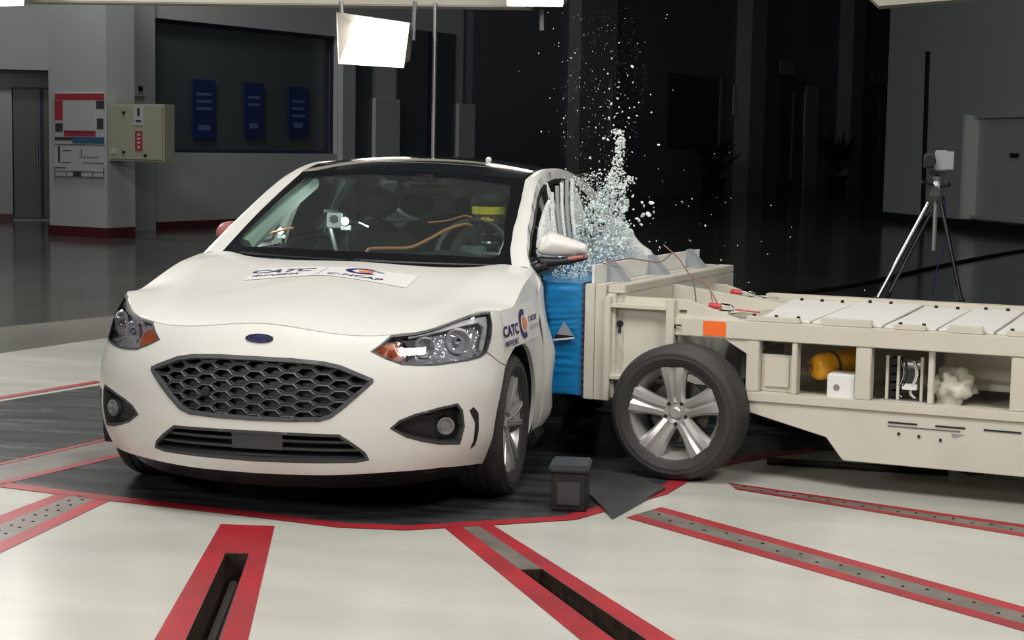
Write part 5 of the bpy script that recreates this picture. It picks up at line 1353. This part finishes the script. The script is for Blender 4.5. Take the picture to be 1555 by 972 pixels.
# palms and fingers closing on the rim
n0 = len(sk)
for (wi, sx) in ((7, -1), (10, 1)):
    wv = Vector(sk[wi]); pm = wv+Vector((sx*.005, -.055, .035)); sk.append(tuple(pm)); rd.append(.03); ed.append((wi, len(sk)-1)); pi = len(sk)-1
    for k in range(4):
        a = pm+Vector((sx*-.018*(k-1.5), -.035, .030)); b = a+Vector((0, -.022-.003*(1 if k in (1, 2) else 0), -.012)); sk += [tuple(a), tuple(b)]; rd += [.010, .008]; ed += [(pi, len(sk)-2), (len(sk)-2, len(sk)-1)]
    a = wv+Vector((-sx*.035, -.035, .03)); b = a+Vector((-sx*.01, -.03, .01)); sk += [tuple(a), tuple(b)]; rd += [.011, .009]; ed += [(pi, len(sk)-2), (len(sk)-2, len(sk)-1)]
skin_body('body', sk, ed, rd, 'seat', dmy)
hm_ = lump('head', H, (.070, .080, .105), 'skin', dmy, 4, .02, 11)
MB().sphere(H+Vector((0, -.080, -.042)), .010, 10, 8, (.8, 1, 1.4)).build('nose', 'skin', hm_, smooth=True)
for d in (-1, 1):
    MB().sphere(H+Vector((d*.028, -.068, -.026)), .009, 10, 8).build('eye', 'black', hm_, smooth=True); MB().sphere(H+Vector((d*.074, .0, -.01)), .018, 10, 8, (.4, .8, 1.4)).build('ear', 'skin', hm_, smooth=True)
MB().box(tuple(H+Vector((-.020, -.064, -.076))), tuple(H+Vector((.020, -.052, -.071)))).build('mouth', 'black', hm_, bevel=.002)
cpz = MB(); cpz.lathe([(.077, .028), (.094, .040), (.092, .075), (.070, .100), (.0, .112)], tuple(H), 'z', 28); cpz.build('head_cap', 'black', dmy, smooth=True, sharp=60)
MB().lathe([(.083, -.01), (.086, -.01), (.089, .030), (.083, .030)], tuple(H), 'z', 28).build('yellow_head_band', 'yellow', dmy)
MB().lathe([(.078, -.05), (.080, -.05), (.080, -.028), (.077, -.028)], tuple(H), 'z', 28, (R_(200), R_(300))).build('yellow_mark', 'yellow', dmy)
for k in range(4): MB().lathe([(0, 0), (.043, 0), (.047, .007), (.043, .016), (0, .016)], (H.x, H.y+.03, H.z-.19+k*.022), 'z', 16).build('neck_segment', 'metal' if k % 2 else 'black', dmy)
v1 = MB()
for k in range(22):
    x, y, z = rnd.uniform(-.13, .15), -.17-rnd.uniform(0, .02), rnd.uniform(.25, .46); s_ = rnd.uniform(.008, .018)
    MB().box((x, y, z), (x+s_*1.5, y+s_, z+s_)).build('sensor_block', rnd.choice(['metal', 'yellow', 'white', 'chrome']), dmy)
for k in range(5):
    x = -.10+.05*k; MB().tube([(x, -.16, .44), (x+.03, -.20, .34), (x-.02, -.19, .27), (x+.04, -.21, .20)], .004, 6, smooth_pts=4).build('sensor_lead', 'metal' if k % 2 else 'black', dmy)

# instrument hoses, onboard lamps and cameras in the cabin
hz = [yp(x, y, Y) for x, y, Y in ((556, 384, 1.66), (562, 378, 1.68), (585, 377, 1.70), (622, 376, 1.72), (650, 364, 1.78), (680, 348, 1.88), (705, 341, 1.98), (716, 343, 2.06))]
tag(MB().tube(hz, .0085, 8, smooth_pts=6).build('instrument_hose', 'wire', None, smooth=True), 'thick orange-brown hose curving over the dashboard towards the dummy', 'hose')
hz = [yp(x, y, Y) for x, y, Y in ((650, 338, 2.3), (680, 335, 2.2), (705, 328, 2.15), (716, 330, 2.1))]
tag(MB().tube(hz, .005, 8, smooth_pts=6).build('instrument_hose', 'wire', None, smooth=True), 'thin upper brown lead reaching the dummy head from the left', 'hose')
hz = [yp(x, y, Y) for x, y, Y in ((386, 372, 1.95), (395, 364, 1.95), (410, 355, 2.0), (428, 350, 2.05), (445, 346, 2.1))]
tag(MB().tube(hz, .007, 8, smooth_pts=6).build('instrument_hose', 'wire', None, smooth=True), 'orange lead at the far left corner of the cabin behind the windscreen', 'hose')
def onboard(px, py, Y, lab, r):
    c = yp(px, py, Y); t = empty('onboard_lamp', tuple(c), 0, lab, 'lamp', 'small lamps inside the cabin')
    MB().lathe([(0, -.002), (r*.62, -.002), (r*.62, .004), (0, .004)], (0, -.012, 0), 'y', 16).build('glowing_disc', 'led', t)
    MB().lathe([(r*.62, -.014), (r, -.014), (r, .04), (0, .045)], (0, 0, 0), 'y', 16).build('lamp_housing', 'metal', t)
    MB().box((-r*1.3, .0, -r*2.2), (r*1.3, .05, -r)).build('clamp', 'metal', t, bevel=.003)
    MB().tube([(0, .03, -r*1.6), (.0, .04, -.12), (0, .05, -.26)], .010, 8).build('stand', 'plastic2', t)
    l = bpy.data.lights.new('onboard_light', 'POINT'); l.energy = 2.2; l.shadow_soft_size = .02; lo = bpy.data.objects.new('onboard_light', l); COL.objects.link(lo); lo.parent = t; lo.location = (0, -.06, .01)
onboard(525, 336, 2.25, 'small bright round lamp on a silver mount in the middle of the cabin', .022)
onboard(427, 351, 2.1, 'small bright lamp by the far side window of the cabin', .018)
c = yp(512, 336, 2.3); cbx = empty('onboard_camera', (c.x, c.y, c.z), 0, 'silver onboard camera box on a bracket beside the bright cabin lamp', 'camera')
MB().box((-.06, 0, -.035), (.03, .07, .045)).build('camera_body', 'metal', cbx, bevel=.005); MB().lathe([(0, -.02), (.02, -.02), (.022, 0), (0, 0)], (-.015, 0, .01), 'y', 14).build('lens', 'black', cbx)
MB().box((-.08, .01, .045), (.0, .03, .06)).build('top_handle', 'chrome', cbx, bevel=.002); MB().tube([(-.05, .03, -.03), (-.02, .03, -.14), (.0, .03, -.22)], .012, 8).build('bracket', 'metal', cbx)
MB().tube([(.03, .03, -.03), (.10, .02, -.005), (.17, .02, -.03)], .012, 8, smooth_pts=4).build('arm', 'chrome', cbx)
# side airbag hanging inside the struck side
def ppanel(name, px, Y0, n, m, bulge, lab=None, cat=None, parent=None, seed=0, step=.03, wr=.006):
    n = Vector(n).normalized(); P0 = yp(*px[0], Y0); uA = Vector((0, 0, 1)).cross(n).normalized(); vA = n.cross(uA)
    pts = [plp(x, y, P0, n) for x, y in px]; q = [((p-P0).dot(uA), (p-P0).dot(vA)) for p in pts]
    q = smc(q, 4)
    from mathutils import noise
    def dist(x, y): 
        b = 9
        for i in range(len(q)):
            ax, ay = q[i-1]; bx, by = q[i]; dx, dy = bx-ax, by-ay; t = max(0, min(1, ((x-ax)*dx+(y-ay)*dy)/(dx*dx+dy*dy+1e-12))); b = min(b, math.hypot(x-ax-t*dx, y-ay-t*dy))
        return b
    o = []
    for sgn_ in (-1, 1):
        def fn(u, v):
            d = dist(u, v); h = bulge*math.sqrt(min(1, d/(bulge*1.6))) if d > 0 else 0
            w_ = wr*(.6-2*abs(noise.noise(Vector((u*16+seed, v*8, sgn_)))))+wr*.8*(.3-abs(noise.noise(Vector((u*40+seed, v*22, sgn_)))))
            return P0+uA*u+vA*v+n*sgn_*(h+(w_ if d > .004 else 0))
        o.append(panel(name, q, fn, m, None, step=step, flange=0, ref=tuple(P0-n*sgn_*3)))
    bm = bmesh.new(); bm.from_mesh(o[0].data); bm.from_mesh(o[1].data); bmesh.ops.remove_doubles(bm, verts=bm.verts, dist=.0015); bm.to_mesh(o[0].data); bm.free()
    bpy.data.objects.remove(o[1])
    if parent is not None: o[0].parent = parent
    if lab: tag(o[0], lab, cat)
    return o[0]
ppanel('side_airbag', [(816, 390), (817, 350), (824, 322), (835, 300), (842, 318), (846, 352), (848, 390)], 1.95, (1, -.3, .3), 'fabric', .012, 'pale inflated side airbag in the lower front corner of the broken window', 'airbag', seed=3, wr=.006, step=.02)
ca = empty('curtain_airbag', tuple(yp(850, 285, 2.25)), 0, 'hanging grey and white curtain airbag folds inside the broken side window', 'airbag')
for k, (x0, y0, x1, y1) in enumerate(((838, 292, 850, 392), (846, 282, 856, 390), (853, 277, 861, 388), (861, 273, 868, 385), (869, 271, 876, 380))):
    a_, b_ = yp(x0, y0, 2.15+k*.03), yp(x1, y1, 2.15+k*.03); o0_ = Vector(ca.location); mid = (a_+b_)/2+Vector((-.012, 0, .01))
    MB().tube([a_-o0_, mid-o0_, b_-o0_], [.010, .013, .012], 8, smooth_pts=6).build('fold', 'foldgrey' if k % 2 else 'fabric', ca, smooth=True)
ppanel('crumpled_fabric', [(893, 424), (898, 395), (915, 350), (935, 330), (952, 342), (972, 368), (990, 382), (993, 400), (975, 404), (935, 412)], 2.62, (.2, -1, .2), 'fabric', .03, 'white crumpled airbag fabric bulging out above the barrier top plates', 'airbag', seed=8, wr=.018, step=.016)
# ------------------------------------------------------------------ shattered glass
def chipmesh(k):
    r_ = random.Random(k); bm = bmesh.new(); bmesh.ops.create_icosphere(bm, subdivisions=1, radius=1)
    for v in bm.verts: v.co *= r_.uniform(.65, 1.15)
    e = (1, .75, .7) if k < 4 else (1, .5, 1.7)
    for v in bm.verts: v.co = Vector((v.co.x*e[0], v.co.y*e[1], v.co.z*e[2]))
    me = bpy.data.meshes.new('glass_chip'); bm.to_mesh(me); bm.free(); me.materials.append(mt['chip']); return me
CM = [chipmesh(k) for k in range(6)]
pi_ = [(940, 65, 1.6), (949, 28, 1.2), (1013, 22, 1.6), (1011, 28, 1.4), (929, 89, 2.4), (960, 101, 3), (968, 66, 1.8), (953, 115, 2.0), (961, 125, 2.4), (940, 125, 2.4), (940, 132, 1.8), (923, 112, 1.8), (925, 135, 2.6), (818, 81, 2.2), (788, 108, 1), (938, 150, 3.6), (928, 158, 4.2), (940, 163, 2.8), (956, 164, 2.6), (963, 163, 2.6),
       (945, 170, 3), (937, 172, 2.6), (970, 156, 2.4), (988, 144, 2.2), (989, 171, 3), (967, 176, 2.6), (955, 179, 2.6), (925, 180, 3.4), (932, 190, 3), (950, 193, 2.4), (929, 200, 3.6), (938, 202, 3.8), (947, 200, 3.2), (917, 210, 3.2), (923, 212, 2.4), (1000, 220, 2.2), (960, 231, 2.2), (896, 240, 2.8), (897, 256, 2.2), (910, 245, 2), (940, 215, 5), (938, 225, 6), (941, 235, 6), (937, 246, 5), (934, 256, 5), (928, 262, 4),
       (918, 258, 3), (912, 263, 3), (948, 262, 4), (956, 272, 4.5), (963, 278, 4), (966, 271, 3), (950, 280, 5), (905, 268, 3), (975, 308, 4.6), (989, 308, 4.8), (978, 313, 3.6), (985, 326, 5), (976, 327, 5), (993, 322, 3.4), (970, 335, 5), (974, 341, 4.4), (967, 332, 3.4), (961, 298, 3), (962, 318, 3), (956, 335, 3), (958, 340, 3), (963, 343, 3), (993, 315, 2), (992, 332, 2.4),
       (986, 367, 2.0), (997, 366, 2.2), (1002, 376, 2.8), (1000, 380, 2.4), (1035, 306, 1.6), (1051, 302, 1.2), (1071, 343, 3), (1047, 365, 2.0), (1049, 366, 1.6), (1171, 312, 2.2), (1120, 373, 2.0), (1166, 386, 1.8), (1040, 402, 1.6), (1095, 395, 2.2), (1055, 392, 1.4), (1110, 301, 1.4), (1080, 326, 1.2), (1202, 345, 1.2), (1156, 367, 1.2), (1200, 360, 1), (1037, 308, 1.2), (1137, 429, 1.8), (1313, 441, 1.8), (1022, 137, 1.2),
       (822, 200, 2.0), (835, 149, 1.4), (853, 188, 1.6), (855, 150, 1.4), (866, 208, 1.4), (877, 168, 2), (870, 149, 1.4), (862, 92, 1.4), (854, 94, 1.4), (867, 88, 1.2), (890, 96, 1.2), (887, 53, 1.2), (900, 78, 1.2), (918, 75, 1.4), (880, 118, 1.4), (880, 132, 1.2), (905, 120, 1.2), (856, 201, 1.6), (857, 208, 1.4), (1006, 420, 1), (945, 300, 3), (1018, 420, 1.2)]
r5 = random.Random(21)
while len(pi_) < 285:
    k = r5.random()
    if k < .50: x = r5.gauss(920, 30); y = r5.uniform(120, 290)
    elif k < .72: x = r5.gauss(895, 40); y = r5.uniform(15, 240)
    elif k < .86: x = r5.gauss(940, 14); y = r5.uniform(180, 300)
    else: x = r5.uniform(900, 1110); y = r5.uniform(230, 420)
    if x < 800: continue
    pi_.append((x, y, r5.choice([.8, .9, 1.0, 1.2, 1.5]) if k > .14 else r5.choice([1.4, 2, 2.6])))
for i, (x, y, r_) in enumerate(pi_):
    Y = 2.35+r5.uniform(-.35, .35); c = yp(x, y, Y); o = bpy.data.objects.new('glass_chip', CM[r5.randrange(6)]); COL.objects.link(o)
    s_ = r_*(Y+6.44)/2600*.72; o.scale = (s_, s_, s_); o.location = c; o.rotation_euler = (r5.uniform(0, 6), r5.uniform(0, 6), r5.uniform(0, 6))
    z_ = 0 if x < 900 else (1 if x < 966 else 2)
    tag(o, ['tiny pale glass chip flying in the thin scatter left of the glass plume', 'pale glass chip flying in the tall plume above the struck window', 'pale glass chip flying to the right of the plume, over the trolley'][z_], 'glass chip', ['glass chips left of the plume', 'glass chips in the plume', 'glass chips right of the plume'][z_])
def shardcloud(name, poly, n, Y, dY, rs, mats_, lab, dens=None):
    obs = []
    V = {k: MB() for k in mats_}; xs = [p[0] for p in poly]; ys = [p[1] for p in poly]; k = 0
    base = [(v.co.copy()) for v in CM[0].vertices]; faces = [tuple(p.vertices) for p in CM[0].polygons]
    base2 = [v.co.copy() for v in CM[4].vertices]
    while k < n:
        x, y = r5.uniform(min(xs), max(xs)), r5.uniform(min(ys), max(ys))
        if not pip(x, y, poly): continue
        Yq = Y+r5.uniform(-dY, dY); c = yp(x, y, Yq); r_ = r5.choice(rs)*.0034*.6; R = Matrix.Rotation(r5.uniform(0, 6), 3, Vector((r5.uniform(-1, 1), r5.uniform(-1, 1), r5.uniform(-1, 1))).normalized())
        B = base if r5.random() < .6 else base2
        V[r5.choice(mats_)].add([c+R @ (q*r_) for q in B], faces); k += 1
    vs, fs, fm = [], [], []
    for j, mk in enumerate(V): 
        n0 = len(vs); vs += V[mk].v; fs += [tuple(i+n0 for i in f) for f in V[mk].f]; fm += [j]*len(V[mk].f)
    o = mkobj(name, vs, fs, None, None, mats=list(V), fm=fm); tag(o, lab, 'shattered glass', kind='stuff'); return o
shardcloud('shattered_glass_curtain', [(905, 300), (925, 275), (948, 280), (955, 310), (948, 330), (962, 352), (952, 390), (925, 405), (892, 425), (864, 418), (880, 390), (872, 350), (885, 320)], 2700, 2.35, .12, [1, 1.4, 2, 2.6, 3.6, 5], ['chip', 'chipg', 'chip', 'chipg', 'chipb'], 'dense greenish curtain of shattered window glass bursting out beside the door mirror')
shardcloud('shattered_glass_litter', [(838, 412), (850, 403), (893, 400), (892, 424), (842, 428)], 420, 2.0, .12, [1, 1.5, 2.2], ['chip', 'chipg', 'chip'], 'crumbled window glass lying on top of the blue barrier below the mirror')
shardcloud('fine_glass_spray', [(880, 20), (960, 10), (985, 120), (965, 250), (900, 270), (850, 240), (850, 120)], 900, 2.4, .4, [.28, .35, .45], ['chip'], 'very fine glass spray high above the struck side of the car')
shardcloud('glass_plume', [(932, 195), (944, 195), (950, 215), (946, 262), (962, 270), (955, 290), (918, 275), (928, 255), (934, 230)], 330, 2.35, .08, [1.6, 2.4, 3.4, 4.5], ['chip', 'chipg', 'chip'], 'tall white plume of broken glass rising above the struck window')
shardcloud('thin_glass_spray', [(868, 268), (905, 258), (935, 268), (925, 290), (900, 305), (880, 330), (870, 360), (858, 340), (862, 300)], 420, 2.4, .1, [1, 1.4, 2, 2.6], ['chip', 'chipg'], 'thin scatter of broken glass in the upper part of the struck window')
shardcloud('window_glass_rim', [(850, 268), (905, 262), (925, 285), (880, 300), (868, 330), (860, 300)], 260, 2.5, .1, [1, 1.5], ['chip', 'plastic2', 'chipg'], 'broken glass remains hanging in the upper rear corner of the struck window')

# door mirror on the struck side
mq = ppanel('door_mirror', [(820, 386), (817, 374), (824, 360), (837, 352), (848, 355), (870, 363), (890, 371), (893, 380), (890, 386), (855, 389)], 1.70, (.15, -1, .12), 'body', .05, parent=car, wr=0, step=.012)
ppanel('lower_shell', [(819, 390), (850, 391), (890, 387), (889, 395), (868, 400), (845, 404), (822, 406), (817, 400)], 1.695, (.15, -1, .12), 'plastic2', .030, parent=mq, wr=0, step=.015)
ppanel('repeater_lamp', [(862, 390), (890, 387), (889, 392), (864, 396)], 1.655, (.15, -1, .12), 'pink', .006, parent=mq, wr=0, step=.01)
MB().tube([yp(800, 412, 1.72), yp(812, 408, 1.70), yp(832, 402, 1.70)], [.028, .028, .025], 10, smooth_pts=4).build('mirror_arm', 'plastic2', mq)
